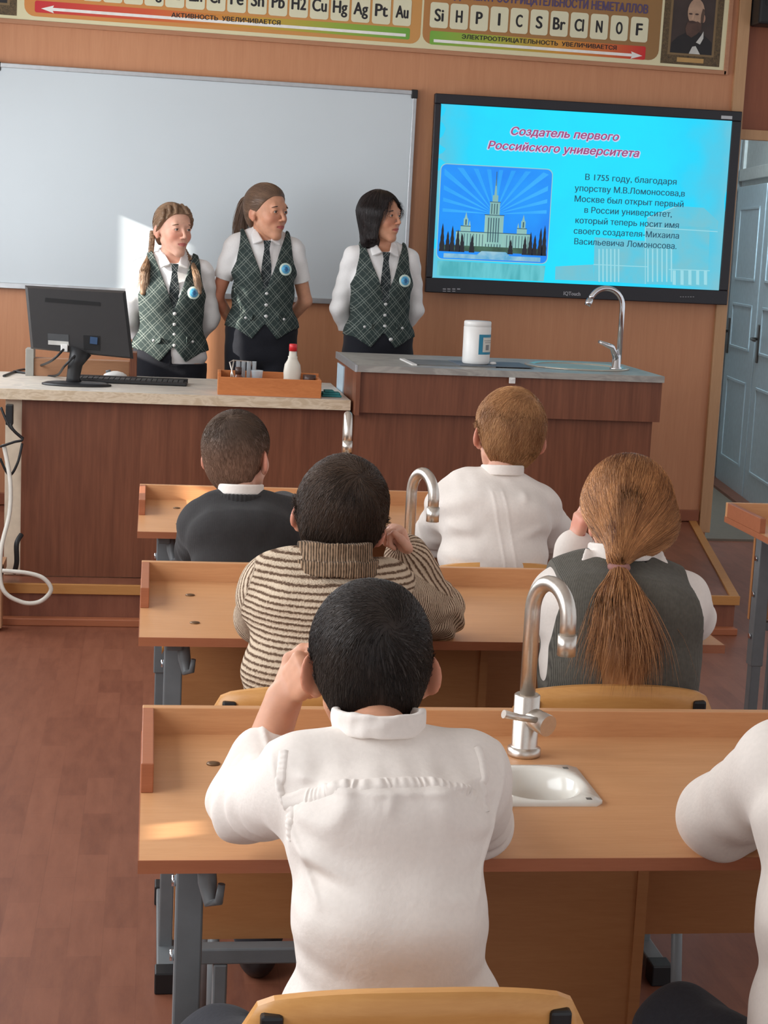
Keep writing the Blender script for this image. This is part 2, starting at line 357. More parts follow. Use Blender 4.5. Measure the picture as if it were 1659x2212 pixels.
def display():
    x0, x1, z0, z1 = 1.358, 2.938, 1.305, 2.281; cx = (x0+x1)/2
    e = empty('interactive_display', (cx, YW, z0), 0, 'big black wall display showing a cyan slide about a university', 'display')
    def L(px, py): p = at(px, py, YW-.075); return p.x-cx, p.z-z0
    hw, h = (x1-x0)/2, z1-z0
    ax0, ax1, az0, az1 = -.757, .742, .074, .927
    MB().box((-hw+.04, -.05, .04), (hw-.04, -.001, h-.04)).build('housing', 'black', e)
    fr = MB()
    for lo, hi in (((-hw, az1), (hw, h)), ((-hw, 0), (hw, az0)), ((-hw, az0), (ax0, az1)), ((ax1, az0), (hw, az1))):
        fr.box((lo[0], -.085, lo[1]), (hi[0], -.045, hi[1]), .004)
    fr.build('bezel', plain('dark_bezel', (30, 29, 36), .35), e)
    MB().box((ax0, -.076, az0), (ax1, -.05, az1)).build('screen', slide_bg(), e)
    Y = -.0775
    # ragged paper edge marks
    rag = MB(); rnd = random.Random(3)
    for side in (0, 1):
        z = az1
        while z > az0+.08:
            hgt = rnd.uniform(.05, .11); w = rnd.uniform(.012, .04) if side == 0 else rnd.uniform(.008, .02)
            xx = ax0 if side == 0 else ax1; s_ = 1 if side == 0 else -1
            pts = [(xx, Y+.0004, z), (xx+s_*w*.5, Y+.0004, z-.01), (xx+s_*w, Y+.0004, z-hgt*.4), (xx+s_*w*.6, Y+.0004, z-hgt*.8), (xx, Y+.0004, z-hgt)]
            if rnd.random() < (.6 if side == 0 else .3): rag.poly(pts if s_ < 0 else pts[::-1])
            z -= hgt*1.3
    rag.build('slide_torn_edge', glow('torn_edge_glow', (20, 208, 248)), e)
    # pale printed sketch of a classical building in the lower corner
    sk = MB(); px = lambda u, v: L(900+u/2.37, 200+v/2.37)
    def quad(pts, mb, y): mb.poly([(px(*p)[0], y, px(*p)[1]) for p in pts])
    quad([(910, 740), (1170, 760), (1170, 980), (905, 965)], sk, Y+.0003)
    quad([(1170, 680), (1500, 690), (1490, 995), (1170, 980)], sk, Y+.0003)
    quad([(710, 890), (905, 880), (905, 965), (708, 958)], sk, Y+.0003)
    quad([(1180, 640), (1330, 580), (1470, 590), (1545, 660), (1540, 700), (1180, 690)], sk, Y+.0003)
    sk.build('slide_sketch', glow('sketch_glow', (112, 190, 206), .78, (84, 196, 222), 7), e)
    sk2 = MB()
    for k in range(12):
        u = 930+k*20 if k < 6 else 1180+(k-6)*24; quad([(u, 800), (u+7, 801), (u+7, 970), (u, 968)], sk2, Y+.0001)
    for k in range(5):
        u = 1310+k*40; quad([(u, 910), (u+16, 911), (u+16, 985), (u, 983)], sk2, Y+.0001)
    for (a, b_) in (((1175, 690), (1540, 712)), ((905, 880), (1180, 892)), ((1180, 640), (1330, 582)), ((1290, 905), (1500, 912)), ((1170, 690), (1170, 980))):
        a2, b2 = px(*a), px(*b_); d = Vector((b2[0]-a2[0], 0, b2[1]-a2[1])).normalized()*.002; n = Vector((-d.z, 0, d.x))
        A, B = Vector((a2[0], Y+.0001, a2[1])), Vector((b2[0], Y+.0001, b2[1])); sk2.poly([A-n, B-n, B+n, A+n])
    sk2.build('slide_sketch_lines', glow('sketch_line_glow', (150, 214, 226)), e)
    # framed picture: tall stepped tower between lower wings under a rayed sky
    pl = [px(122, 365), px(697, 395), px(665, 872), px(105, 850)]
    x0p, x1p = px(115, 600)[0], px(682, 600)[0]; z0p, z1p = px(390, 862)[1], px(400, 380)[1]
    pw, ph = x1p-x0p, z1p-z0p
    MB().poly(rrect(x0p-.004, z0p-.004, x1p+.004, z1p+.004, .03, Y)).build('picture_border', glow('border_glow', (150, 196, 200)), e)
    pe = MB().poly(rrect(x0p, z0p, x1p, z1p, .028, Y-.0004)).build('slide_picture', glow('picture_sky', (0, 126, 240), .78, (10, 150, 250), 3), e)
    P = lambda u, v: (x0p+pw*u, z0p+ph*v)
    def flat(name, polys, mat, y, kind=None):
        mb = MB()
        for p in polys: mb.poly([(P(*q)[0], y, P(*q)[1]) for q in p])
        return mb.build(name, mat, pe)
    rays = []
    for k in range(14):
        a = math.radians(4+k*13.2); b_ = a+math.radians(4.6); R = .92; o = (.5, .50)
        def cl(a):
            t = R
            dx, dy = math.cos(a), math.sin(a)
            if dx > 0: t = min(t, (.97-o[0])/dx)
            if dx < 0: t = min(t, (.03-o[0])/dx)
            if dy > 0: t = min(t, (.97-o[1])/dy)
            return (o[0]+dx*t, o[1]+dy*t)
        rays.append([o, cl(a), cl(b_)])
    flat('sky_rays', rays, glow('ray_glow', (52, 176, 250), .78, (24, 156, 246), 2), Y-.0007)
    rng = lambda x0, x1, z0, z1: [(x0, z0), (x1, z0), (x1, z1), (x0, z1)]
    body = [rng(.16, .84, .13, .30), rng(.20, .29, .13, .36), rng(.71, .80, .13, .36), rng(.415, .585, .10, .49), rng(.455, .545, .49, .63), rng(.475, .525, .63, .70),
            [(.488, .70), (.512, .70), (.5005, .93), (.4995, .93)], rng(.225, .265, .36, .44), [(.232, .44), (.258, .44), (.245, .51)], rng(.745, .785, .36, .44), [(.752, .44), (.778, .44), (.765, .51)],
            [(.27, .36), (.29, .36), (.28, .42)], [(.71, .36), (.73, .36), (.72, .42)]]
    flat('tower_building', body, glow('building_glow', (126, 176, 176), .78, (150, 196, 186), 9, 0, (1, 1, .2)), Y-.001)
    dk = []
    for k in range(24): u = .18+k*.0275; dk.append(rng(u, u+.006, .15, .28)) if not .40 < u < .60 else None
    for k in range(5): u = .445+k*.023; dk.append(rng(u, u+.009, .2, .46))
    for k in range(3): u = .468+k*.024; dk.append(rng(u, u+.008, .50, .61))
    for x, w in ((.16, .68), ): dk.append(rng(x, x+w, .296, .304))
    for k in range(6): u = .43+k*.026; dk.append(rng(u, u+.008, .11, .18))
    dk += [rng(.41, .59, .485, .493), rng(.45, .55, .625, .632), rng(.2, .29, .355, .363), rng(.71, .80, .355, .363), rng(.24, .252, .37, .43), rng(.76, .772, .37, .43), rng(.497, .503, .80, .95)]
    flat('tower_window_pattern', [d for d in dk if d], glow('building_dark_glow', (52, 84, 96)), Y-.0013)
    flat('lawn', [[(.02, .09), (.98, .09), (.985, .15), (.015, .15)]], glow('lawn_glow', (46, 74, 60), .78, (64, 104, 84), 12), Y-.0014)
    flat('pool_print', [[(.32, .02), (.7, .02), (.62, .10), (.4, .10)], rng(.06, .94, .012, .06)], glow('pool_glow', (96, 168, 206), .78, (150, 196, 216), 14), Y-.0016)
    tr = []
    rr = random.Random(5)
    for cxu, hh in ((.04, .30), (.09, .22), (.13, .28), (.18, .24), (.22, .2), (.31, .19), (.66, .16), (.79, .2), (.84, .25), (.88, .22), (.93, .30), (.965, .33)):
        w = .026
        pts = [(cxu-w, .08)]
        for i in range(7): pts.append((cxu-w*(1-.12*i)*(1 if i % 2 else .8), .08+hh*(i+1)/8))
        pts.append((cxu, .08+hh))
        for i in range(6, -1, -1): pts.append((cxu+w*(1-.12*i)*(1 if i % 2 else .8), .08+hh*(i+1)/8))
        pts.append((cxu+w, .08)); tr.append([(min(max(u, .008), .992), v) for u, v in pts])
    flat('tree_row_print', tr, glow('tree_glow', (20, 26, 34)), Y-.0018)
    rf = MB().poly([(x0p+.004, Y, az0+.012), (x1p-.01, Y, az0+.006), (x1p-.006, Y, z0p-.012), (x0p+.004, Y, z0p-.010)]).build('picture_reflection', glow('reflection_glow', (70, 170, 180), .78, (100, 196, 206), 8, 0, (3, 1, .5)), e)
    # lettering
    tm = glow('title_glow', (160, 66, 120)); th = glow('title_halo', (196, 206, 236)); bm_ = glow('body_text_glow', (16, 74, 98))
    def line(s, ul, vl, ur, mat, nm, shear=0, off=0, h=None, y=Y):
        a, b_ = px(ul, vl), px(ur, vl); text(nm, s, a[0], a[1], b_[0], y, mat, e, h, shear, off)
    for s, ul, v, ur in (('Создатель первого', 483, 215, 1035), ('Российского университета', 365, 287, 1140)):
        line(s, ul-3, v+2, ur+3, th, 'title_text_halo', .22, 'halo', .038, Y-.0006)
        line(s, ul, v, ur, tm, 'title_text', .22, 'bold', .038, Y-.001)
    for s, ul, v, ur in (('В 1755 году, благодаря', 862, 447, 1330), ('упорству М.В.Ломоносова,в', 808, 503, 1373), ('Москве был открыт первый', 808, 558, 1366), ('в России университет,', 858, 615, 1306),
                         ('который теперь носит имя', 812, 668, 1342), ('своего создателя-Михаила', 803, 722, 1343), ('Васильевича Ломоносова.', 806, 776, 1330)):
        line(s, ul, v, ur, bm_, 'body_text', 0, 'semi', .0305, Y-.001)
    gm = plain('grey_marking', (170, 170, 176), .5)
    a, b_ = px(750, 1036), px(835, 1036); text('maker_logo', 'IQTouch', a[0], a[1], b_[0], -.0856, gm, e, .019, 0, 'bold')
    mb = MB()
    for u in (132, 155, 180, 205): c = px(u, 1008); mb.box((c[0], -.087, c[1]), (c[0]+.016, -.0848, c[1]+.006))
    for u in (132, 155, 180): c = px(u, 1018); mb.box((c[0], -.087, c[1]), (c[0]+.016, -.0848, c[1]+.004))
    for u in range(1345, 1420, 13): c = px(u, 1047); mb.box((c[0], -.087, c[1]), (c[0]+.007, -.0848, c[1]+.003))
    mb.build('control_marking', gm, e)
    c = px(1556, 122); d = px(1612, 130); MB().box((c[0], -.087, d[1]-.008), (d[0], -.0848, c[1]+.004), .001).build('maker_sticker', plain('pale_sticker', (196, 200, 204), .5), e)
display()
# ------------------------------------------------------------------ poster rail with the element rows
def poster():
    sl_ = .0083; e = empty('chemistry_poster', (0, YW, 2.508), 0, 'long cream wall chart with rows of chemical symbols and arrows above the board', 'poster')
    e.rotation_euler = (0, sl_, 0)
    def Q(px, py): p = at(px, py, YW-.016); return p.x, p.z-(2.508-sl_*p.x)
    y0 = -.016
    MB().box((-1.2, y0, .0), (2.845, -.001, .78)).build('board_sheet', plain('cream_sheet', (226, 218, 178), .5, 0, .03, 2), e)
    fr = MB().box((-1.2, y0-.006, -.022), (2.86, -.001, .0), .003).box((2.845, y0-.006, -.022), (2.868, -.001, .78), .003)
    fr.build('edge_frame', wood('poster_frame_wood', (176, 124, 92), (190, 138, 104), (2, 20, 20), .4), e)
    z = [y0-.0006*(i+1) for i in range(8)]
    def grad(name, stops, x0, x1):
        m, nt, b = nodes(name); tc = N(nt, 'ShaderNodeTexCoord'); sp = N(nt, 'ShaderNodeSeparateXYZ'); nt.links.new(tc.outputs['Object'], sp.inputs[0])
        mr = N(nt, 'ShaderNodeMapRange'); mr.inputs[1].default_value = x0; mr.inputs[2].default_value = x1; nt.links.new(sp.outputs[0], mr.inputs[0])
        r = ramp(nt, [(p, lin(c)) for p, c in stops], mr.outputs[0]); nt.links.new(r.outputs[0], b.inputs['Base Color']); b.inputs['Roughness'].default_value = .45
        return m
    ink = plain('black_print', (34, 32, 34), .5); tilem = plain('tile_print', (226, 222, 190), .5, 0, .02); whitep = plain('white_print', (242, 240, 234), .5)
    red, gre, org = (206, 48, 44), (112, 168, 62), (214, 160, 66)
    # left panel (activity of metals)
    xa, za = Q(52, 33); xb, zb = Q(907, 95)
    MB().poly(rrect(xa, zb-.002, xb, .70, .05, z[0])).build('orange_panel', grad('orange_print', [(0, (214, 140, 70)), (1, (206, 150, 84))], xa, xb), e)
    xc, zc = Q(911, 100); xd, zd = Q(1421, 133)
    MB().poly(rrect(xc, zd+.004, xd, .70, .05, z[0])).build('brown_panel', grad('brown_print', [(0, (182, 126, 70)), (1, (150, 112, 66))], xc, xd), e)
    def bar(pa, pb, stops, nm, thick):
        (x0, v0), (x1, v1) = Q(*pa), Q(*pb); vm = (v0+v1)/2
        MB().poly(rrect(x0, vm-thick/2, x1, vm+thick/2, .01, z[1])).build(nm, grad(nm+'_print', stops, x0, x1), e)
        return x0, x1, vm
    x0, x1, vm = bar((75, 14), (885, 73), [(0, (206, 40, 52)), (.3, (216, 92, 52)), (.6, (206, 160, 62)), (.8, (150, 176, 64)), (1, (112, 170, 66))], 'arrow_bar', .055)
    def arrow(xt, xe, v, w=.007):
        s_ = 1 if xe > xt else -1
        MB().poly([(xt, z[2], v), (xt+s_*.06, z[2], v+.018), (xt+s_*.055, z[2], v+w), (xe, z[2], v+w), (xe, z[2], v-w), (xt+s_*.055, z[2], v-w), (xt+s_*.06, z[2], v-.018)]).build('white_arrow', whitep, e)
    arrow(x0+.03, x1-.02, vm-.008)
    a, b_ = Q(370, 38), Q(605, 53)
    text('caption_lettering', 'АКТИВНОСТЬ  УВЕЛИЧИВАЕТСЯ', a[0], (a[1]+b_[1])/2, b_[0], z[3], ink, e, .021, 0, 'bold')
    x0, x1, vm = bar((928, 83), (1394, 113), [(0, (120, 176, 66)), (.3, (170, 180, 64)), (.6, (214, 150, 60)), (1, (206, 34, 40))], 'arrow_bar', .066)
    arrow(x1-.015, x0+.02, vm-.014)
    a, b_ = Q(997, 88), Q(1331, 105)
    text('caption_lettering', 'ЭЛЕКТРООТРИЦАТЕЛЬНОСТЬ  УВЕЛИЧИВАЕТСЯ', a[0], (a[1]+b_[1])/2+.002, b_[0], z[3], ink, e, .020, 0, 'bold')
    a, b_ = Q(958, -2), Q(1398, 27)
    text('heading_lettering', 'РЯД ЭЛЕКТРООТРИЦАТЕЛЬНОСТИ НЕМЕТАЛЛОВ', a[0], (a[1]+b_[1])/2, b_[0], z[3], plain('violet_print', (84, 70, 110), .5), e, .042, 0, 'bold')
    def tile(cx, cy, s, wpx, hpx):
        u, v = Q(cx, cy); k = YW/F; w, h = wpx*k/2, hpx*k/2
        t = MB().poly(rrect(u-w, v-h, u+w, v+h, .014, z[3])).build('symbol_tile', tilem, e)
        tw = .030*len(s) if s not in ('I', 'Si', 'Cl') else {'I': .008, 'Si': .042, 'Cl': .044}[s]
        if s in ('Hg', 'Ag', 'Mg', 'H2', 'Mn', 'Cu', 'Na'): tw = .068
        if s in ('Al',): tw = .046
        text('symbol_lettering', s, u-tw/2, v-.028, u+tw/2, z[4], ink, t, .06, 0, 'bold')
    for i, s in enumerate(('Si', 'H', 'P', 'I', 'C', 'S', 'Br', 'Cl', 'N', 'O', 'F')):
        tile(948+43.2*i, 33+3.1*i, s, 39, 52)
    for i, s in enumerate(('Au', 'Pt', 'Ag', 'Hg', 'Cu', 'H2', 'Pb', 'Sn', 'Fe', 'Cr', 'Zn', 'Al', 'Mg', 'Na', 'Ca', 'Ba', 'K', 'Li')):
        tile(868-44.6*i, 26-3.6*i, s, 39, 56)
    # portraits in printed ornate frames
    gold = wood('ornate_frame_print', (52, 44, 34), (120, 98, 66), (30, 30, 30), .5, .5)
    def portrait(u0, u1, v0, v1):
        f = MB().poly([(u0, z[1], v0), (u1, z[1], v0), (u1, z[1], v1), (u0, z[1], v1)]).build('portrait_print', gold, e)
        t = .045; w = u1-u0-2*t
        MB().poly([(u0+t-.012, z[2], v0+t), (u1-t+.012, z[2], v0+t), (u1-t+.012, z[2], v1-t), (u0+t-.012, z[2], v1-t)]).build('inner_gilt', plain('gilt_print', (128, 104, 70), .5), f)
        MB().poly([(u0+t, z[3], v0+t+.01), (u1-t, z[3], v0+t+.01), (u1-t, z[3], v1-t), (u0+t, z[3], v1-t)]).build('portrait_ground', plain('umber_print', (58, 46, 42), .5, 0, .25, 8), f)
        cx = (u0+u1)/2; b0 = v0+t+.01
        def blob(nm, pts, c, y, var=.1):
            MB().poly([(cx+a*w, y, b0+b_*w) for a, b_ in pts]).build(nm, plain(nm+'_print', c, .5, 0, var, 25), f)
        ov = lambda cx_, cz_, rx, rz, n=22, p=2: [(cx_+rx*math.copysign(abs(math.cos(q))**(2/p), math.cos(q)), cz_+rz*math.copysign(abs(math.sin(q))**(2/p), math.sin(q))) for q in [2*math.pi*j/n for j in range(n)]]
        blob('dark_coat', [(-.49, 0), (.49, 0), (.48, .28), (.3, .42), (.12, .5), (-.12, .48), (-.35, .36), (-.48, .22)], (30, 27, 28), z[4])
        blob('shirt_front', [(-.05, .0), (.22, .0), (.10, .18), (.02, .16)], (206, 206, 200), z[5])
        blob('collar', [(.2, .22), (.27, .36), (.26, .52), (.21, .42), (.1, .26)], (206, 206, 200), z[5])
        blob('bare_head', ov(.05, .93, .20, .30), (178, 146, 122), z[5], .14)
        blob('ear', ov(.235, .80, .045, .09), (164, 124, 104), z[5])
        blob('side_hair', [(.17, .70), (.235, .72), (.25, 1.0), (.2, 1.02), (.17, .88)], (86, 66, 54), z[6])
        blob('beard', [(-.13, .72), (-.02, .74), (.02, .70), (.1, .73), (.2, .68), (.2, .55), (.1, .44), (-.02, .36), (-.14, .42), (-.18, .55)], (84, 60, 50), z[6], .2)
        blob('moustache', ov(-.03, .705, .1, .03), (70, 48, 42), z[7])
        for dx in (-.08, .07): blob('eye_shadow', ov(dx, .885, .045, .02), (74, 52, 46), z[7])
        blob('nose', [(-.03, .87), (.01, .87), (.0, .76), (-.055, .76)], (196, 160, 134), z[7])
        MB().box((cx-.07, z[4], v0+.012), (cx+.07, z[3], v0+.034)).build('name_plate', plain('brass_print', (190, 150, 90), .5), f)
    ua, va = Q(1426, 135); ub, vb = Q(1553, 146)
    portrait(ua, ub, (va+vb)/2, (va+vb)/2+.42)
    ub, vb = Q(36, 34); portrait(ub-.30, ub, vb, vb+.42)
poster()
# black loudspeaker on the wall, over the opening
sp = empty('wall_speaker', (3.16, YW+.03, 2.71), 0, 'black boxy loudspeaker high on the wall over the doorway', 'speaker')
MB().box((-.19, -.16, .0), (.25, -.02, .32), .012).build('cabinet', 'black', sp)
MB().box((-.1, -.02, .1), (.1, .0, .2)).build('wall_bracket', 'black', sp)
MB().box((-.16, -.166, .09), (.22, -.158, .3), .004).build('grille', plain('speaker_grille', (40, 40, 42), .8, 0, .4, 300), sp)
MB().box((.0, -.163, .045), (.03, -.159, .055)).build('maker_badge', 'alu', sp)
# ------------------------------------------------------------------ pupils' desks
def desk(x, y, label, parts=True, name='school_desk', turn=(.42, -.9), post=.16):
    e = empty(name, (x, y, 0), 0, label, 'desk', 'pupils\' desks with raised rims')
    Wd, D, zt, th = 1.2, .563, .76, .017
    sx0, sx1, sy0, sy1 = .51, .66, .21, .375        # cut-out for the sink
    top = MB()
    for lo, hi in (((0, 0), (sx0, D-.017)), ((sx1, 0), (Wd, D-.017)), ((sx0, 0), (sx1, sy0)), ((sx0, sy1), (sx1, D-.017))):
        top.box((lo[0], lo[1]+.0015, zt-th), (hi[0], hi[1], zt))
    top.build('tabletop', 'beech', e)
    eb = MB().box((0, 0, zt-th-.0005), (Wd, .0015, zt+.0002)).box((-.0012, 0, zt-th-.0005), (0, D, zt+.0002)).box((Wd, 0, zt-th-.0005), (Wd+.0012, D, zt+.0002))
    eb.build('edge_band', 'beech_edge', e)
    MB().box((0, D-.017, zt-th), (Wd, D, zt+.044), .0015).build('back_rim', 'beech', e)
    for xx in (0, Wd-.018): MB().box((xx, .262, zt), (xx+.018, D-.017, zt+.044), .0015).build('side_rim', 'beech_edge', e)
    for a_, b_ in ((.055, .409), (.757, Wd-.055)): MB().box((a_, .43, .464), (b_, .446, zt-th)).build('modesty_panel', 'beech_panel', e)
    pd = MB()
    for xx in (.41, .739): pd.box((xx, .25, .02), (xx+.017, .54, zt-th))
    pd.box((.427, .255, .02), (.739, .271, zt-th)).box((.427, .2712, .02), (.739, .54, .037))
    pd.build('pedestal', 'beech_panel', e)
    for s_ in (0, 1):
        X = lambda v: v if s_ == 0 else Wd-v
        def bx(mb, a, lo, hi, bev=.003): mb.box((min(X(a[0]), X(a[1])), lo[0], lo[1]), (max(X(a[0]), X(a[1])), hi[0], hi[1]), bev)
        lg = MB(); bx(lg, (.052, .090), (post, .33), (post+.045, zt-th)); bx(lg, (.056, .086), (post+.004, .03), (post+.041, .34)); bx(lg, (.052, .090), (.03, .012), (.53, .042)); bx(lg, (.055, .088), (.08, zt-th-.03), (.48, zt-th))
        l = lg.build('leg_frame', 'steel_paint', e)
        for y_ in (.02, .485): ft = MB(); bx(ft, (.048, .094), (y_, 0), (y_+.05, .046)); ft.build('foot_cap', 'black', l)
        for z in (.55, .66, .42): MB().tube([(X(.052), post+.023, z), (X(.046), post+.023, z)], .008).build('leg_bolt', 'chrome', l)
        hk = MB(); hk.tube([(X(.088), .10, zt-th-.002), (X(.092), .095, zt-th-.05), (X(.097), .085, zt-th-.075), (X(.107), .075, zt-th-.07), (X(.11), .075, zt-th-.045)], [.012, .013, .010, .006, .005]); hk.build('bag_hook', 'steel_paint', e)
        up = MB(); bx(up, (.118, .140), (.395, .042), (.425, .437)); up.build('rear_upright', 'steel_paint', e)
        if s_ == 1: continue
        cb = MB(); bx(cb, (.090, .409), (.395, .437), (.425, .463)); cb.build('crossbar', 'steel_paint', e)
    for px_, py_ in ((.112, .13), (.108, .395), (1.09, .13), (1.09, .395)): MB().lathe((px_, py_, zt), [(.0105, 0), (.010, .002), (.004, .0035), (0, .0036)], 14).build('top_bolt', 'bolt', e)
    sink = MB()
    cx, cy, r = (sx0+sx1)/2, (sy0+sy1)/2, .066
    n = 40
    def ring(rr, z, sq=False):
        out = []
        for j in range(n):
            a = 2*math.pi*(j+.5)/n
            if sq:
                c_, s2 = math.cos(a), math.sin(a); q = 1/max(abs(c_), abs(s2)); out.append(sink.b.verts.new((cx+c_*q*.081, cy+s2*q*.089, z)))
            else: out.append(sink.b.verts.new((cx+rr*math.cos(a), cy+rr*1.12*math.sin(a), z)))
        return out
    rs = [ring(0, zt, True), ring(0, zt+.005, True), ring(r+.005, zt+.0065), ring(r-.004, zt+.002), ring(r-.010, zt-.03), ring(r-.018, zt-.075), ring(.03, zt-.098), ring(.006, zt-.1)]
    for a, b_ in zip(rs[:-1], rs[1:]):
        for j in range(n):
            f = sink.b.faces.new((a[j], a[(j+1) % n], b_[(j+1) % n], b_[j])); f.smooth = True
    sink.b.faces.new(rs[-1])
    for ev in sink.b.edges:
        if len(ev.link_faces) == 2 and ev.calc_face_angle(0) > .7: ev.smooth = False
    sk = sink.build('sink', 'ceramic', e)
    ho = MB()
    for dx in (-.062, .062):
        for dy in (-.071, .071): ho.box((cx+dx-.004, cy+dy-.004, zt+.0045), (cx+dx+.004, cy+dy+.004, zt+.0062))
    ho.build('screw_hole', plain('dark_hole', (96, 92, 86), .6), sk)
    # tap
    tx, ty = .60, .447
    fb = MB().lathe((tx, ty, zt), [(.026, 0), (.027, .004), (.0265, .012), (.022, .014), (.0205, .016), (.0205, .098), (.018, .1)], 30)
    tp = fb.build('tap', 'nickel', e)
    pts = [(tx, ty, zt+.095)]
    import_ = [(0, .20)]
    R = .044; top_z = zt+.235; dirv = Vector((*turn, 0)).normalized()
    for k in range(19):
        a = math.pi*k/18; pts.append(Vector((tx, ty, top_z))+dirv*(R-R*math.cos(a))+Vector((0, 0, R*1.15*math.sin(a))))
    end = Vector(pts[-1]); pts.append(end-Vector((0, 0, .028)))
    sp_ = MB().tube(pts, .0125, 16); sp_.build('spout', 'nickel', tp)
    MB().tube([end-Vector((0, 0, .02)), end-Vector((0, 0, .052))], .0145, 18).build('nozzle', 'nickel', tp)
    b0 = Vector((tx+.008, ty-.015, zt+.068)); hd = MB().tube([(tx, ty, zt+.066), b0+Vector((.018, -.028, -.008))], [.0165, .0175], 18)
    hd.tube([b0+Vector((.008, -.02, -.002)), b0+Vector((-.03, -.036, .008)), b0+Vector((-.058, -.045, .016))], [.005, .0055, .0068], 12)
    hd.build('tap_lever', 'nickel', tp)
    return e
DX = -.005
d1 = desk(-.024, 4.414, 'beech pupils\' desk of the first row, seating the crew-cut boy and the fair-haired boy', turn=(-.08, -1))
d2 = desk(-.010, 3.238, 'beech pupils\' desk seating the boy in a striped sweater and the girl with a ponytail')
d3 = desk(0, 2.047, 'beech pupils\' desk closest to the viewer, seating the black-haired boy in a white shirt')
d4 = desk(1.772, 4.35, 'beech pupils\' desk across the aisle, only its rim corner and steel leg showing', post=.375)
# ------------------------------------------------------------------ chairs
def chair(x, y, label, ztop=.80, rz=0):
    e = empty('school_chair', (x, y, 0), rz, label, 'chair', 'plywood school chairs')
    w, hh, n = .186, .17, 22
    b = bmesh.new()
    # curved backrest with rounded upper corners
    grid = []
    for i in range(n+1):
        u = -1+2*i/n; row = []
        topz = ztop-.028*abs(u)**2.4-(.03*max(0, (abs(u)-.86)/.14)**2)
        for j in range(7):
            v = j/6; z = topz-hh*v
            row.append((u*w, -.035*(1-u*u)+.02*v*0, z))
        grid.append(row)
    fr = [[b.verts.new((p[0], p[1]-.006, p[2])) for p in r] for r in grid]; bk = [[b.verts.new((p[0], p[1]+.006, p[2])) for p in r] for r in grid]
    for i in range(n):
        for j in range(6):
            b.faces.new((fr[i][j], fr[i+1][j], fr[i+1][j+1], fr[i][j+1])).smooth = True; b.faces.new((bk[i][j], bk[i][j+1], bk[i+1][j+1], bk[i+1][j])).smooth = True
    for i in range(n):
        b.faces.new((fr[i][0], bk[i][0], bk[i+1][0], fr[i+1][0])); b.faces.new((fr[i][6], fr[i+1][6], bk[i+1][6], bk[i][6]))
    for j in range(6):
        b.faces.new((fr[0][j], fr[0][j+1], bk[0][j+1], bk[0][j])); b.faces.new((fr[n][j], bk[n][j], bk[n][j+1], fr[n][j+1]))
    bmesh.ops.recalc_face_normals(b, faces=b.faces)
    me = bpy.data.meshes.new('backrest'); b.to_mesh(me); b.free(); link_mesh('backrest', me, 'ply', e)
    st = MB().box((-.17, .0, .425), (.17, .32, .437), .004).build('seat', 'ply', e)
    for s_ in (-1, 1):
        X = s_*.166
        MB().tube([(X, .012, ztop-.055), (X, .014, .45), (X, .03, .41), (X, .29, .41)], .0105).build('side_frame', 'steel_paint', e)
        MB().tube([(X, .06, .41), (X, -.02, .0)], .0105).build('leg', 'steel_paint', e); MB().tube([(X, .28, .41), (X, .34, .0)], .0105).build('leg', 'steel_paint', e)
        MB().box((X*.93-.012, -.026, ztop-.054), (X*.93+.012, .014, ztop-.032), .004).build('black_bracket', 'black', e)
    return e
ch = []
for px_, py_, Y, lab in ((910, 2134, 1.62, 'plywood chair whose curved back shows lowest, behind the black-haired boy\'s white shirt'),
                        (690, 1482, 2.80, 'plywood chair behind the boy in a striped sweater'), (1338, 1478, 2.80, 'plywood chair behind the girl with a long ponytail'),
                        (1088, 1213, 3.99, 'plywood chair behind the fair-haired boy, only its top edge showing'), (520, 1225, 4.02, 'plywood chair behind the crew-cut boy, hidden by his dark sweater')):
    p = at(px_, py_, Y); ch.append(chair(p.x, Y+.03, lab, p.z))
# ------------------------------------------------------------------ teacher's desk
def marble(name, c1, c2, rough=.3, sc=5):
    m, nt, b = nodes(name)
    nz = N(nt, 'ShaderNodeTexNoise'); nz.inputs['Scale'].default_value = sc; nz.inputs['Detail'].default_value = 7; nz.inputs['Distortion'].default_value = 1.6
    nt.links.new(coords(nt, (1, 1.6, 3), 'Object', (0, 0, .6)), nz.inputs[0]); r = ramp(nt, [(.38, lin(c1)), (.5, lin(c2)), (.62, lin(c1))], nz.outputs[0])
    nt.links.new(r.outputs[0], b.inputs['Base Color']); b.inputs['Roughness'].default_value = rough; return m
MT['marble'] = marble('marbled_laminate', (186, 178, 168), (206, 196, 182), .45)
MT['marble_edge'] = marble('marbled_edge', (206, 184, 154), (226, 208, 182), .4, 9)
ZD = .9115
def teacher_desk():
    e = empty('teacher_desk', (0, 6.66, ZP), 0, 'dark brown teacher\'s desk with a pale marbled top carrying the monitor', 'desk')
    x0, x1 = -1.1, .80; z = ZD-ZP
    MB().box((x0, .004, z-.04), (x1, .78, z), .002).build('desktop', 'marble', e)
    MB().box((x0, 0, z-.041), (x1, .004, z+.0005)).build('edge_band', 'marble_edge', e)
    bd = MB().box((-.50, .05, .0), (.795, .068, z-.04))
    bd.box((.777, .0682, 0), (.795, .74, z-.04)); bd.build('front_panel', 'mahog', e)
    MB().box((-.565, .06, .0), (-.50, .08, z-.045), .002).build('end_post', 'cream', e)
teacher_desk()
# folded timber prop in front of the podium
lean = MB().box((-.585, 6.40, .012), (-.545, 6.47, .25), .002).box((-.585, 6.40, .21), (-.545, 6.62, .25), .002)
tag(lean.build('timber_bracket', wood('pale_batten', (180, 132, 98), (192, 144, 108), (20, 20, 2), .5)), 'pale wooden batten bracket hooked over the podium edge under the cables', 'bracket')
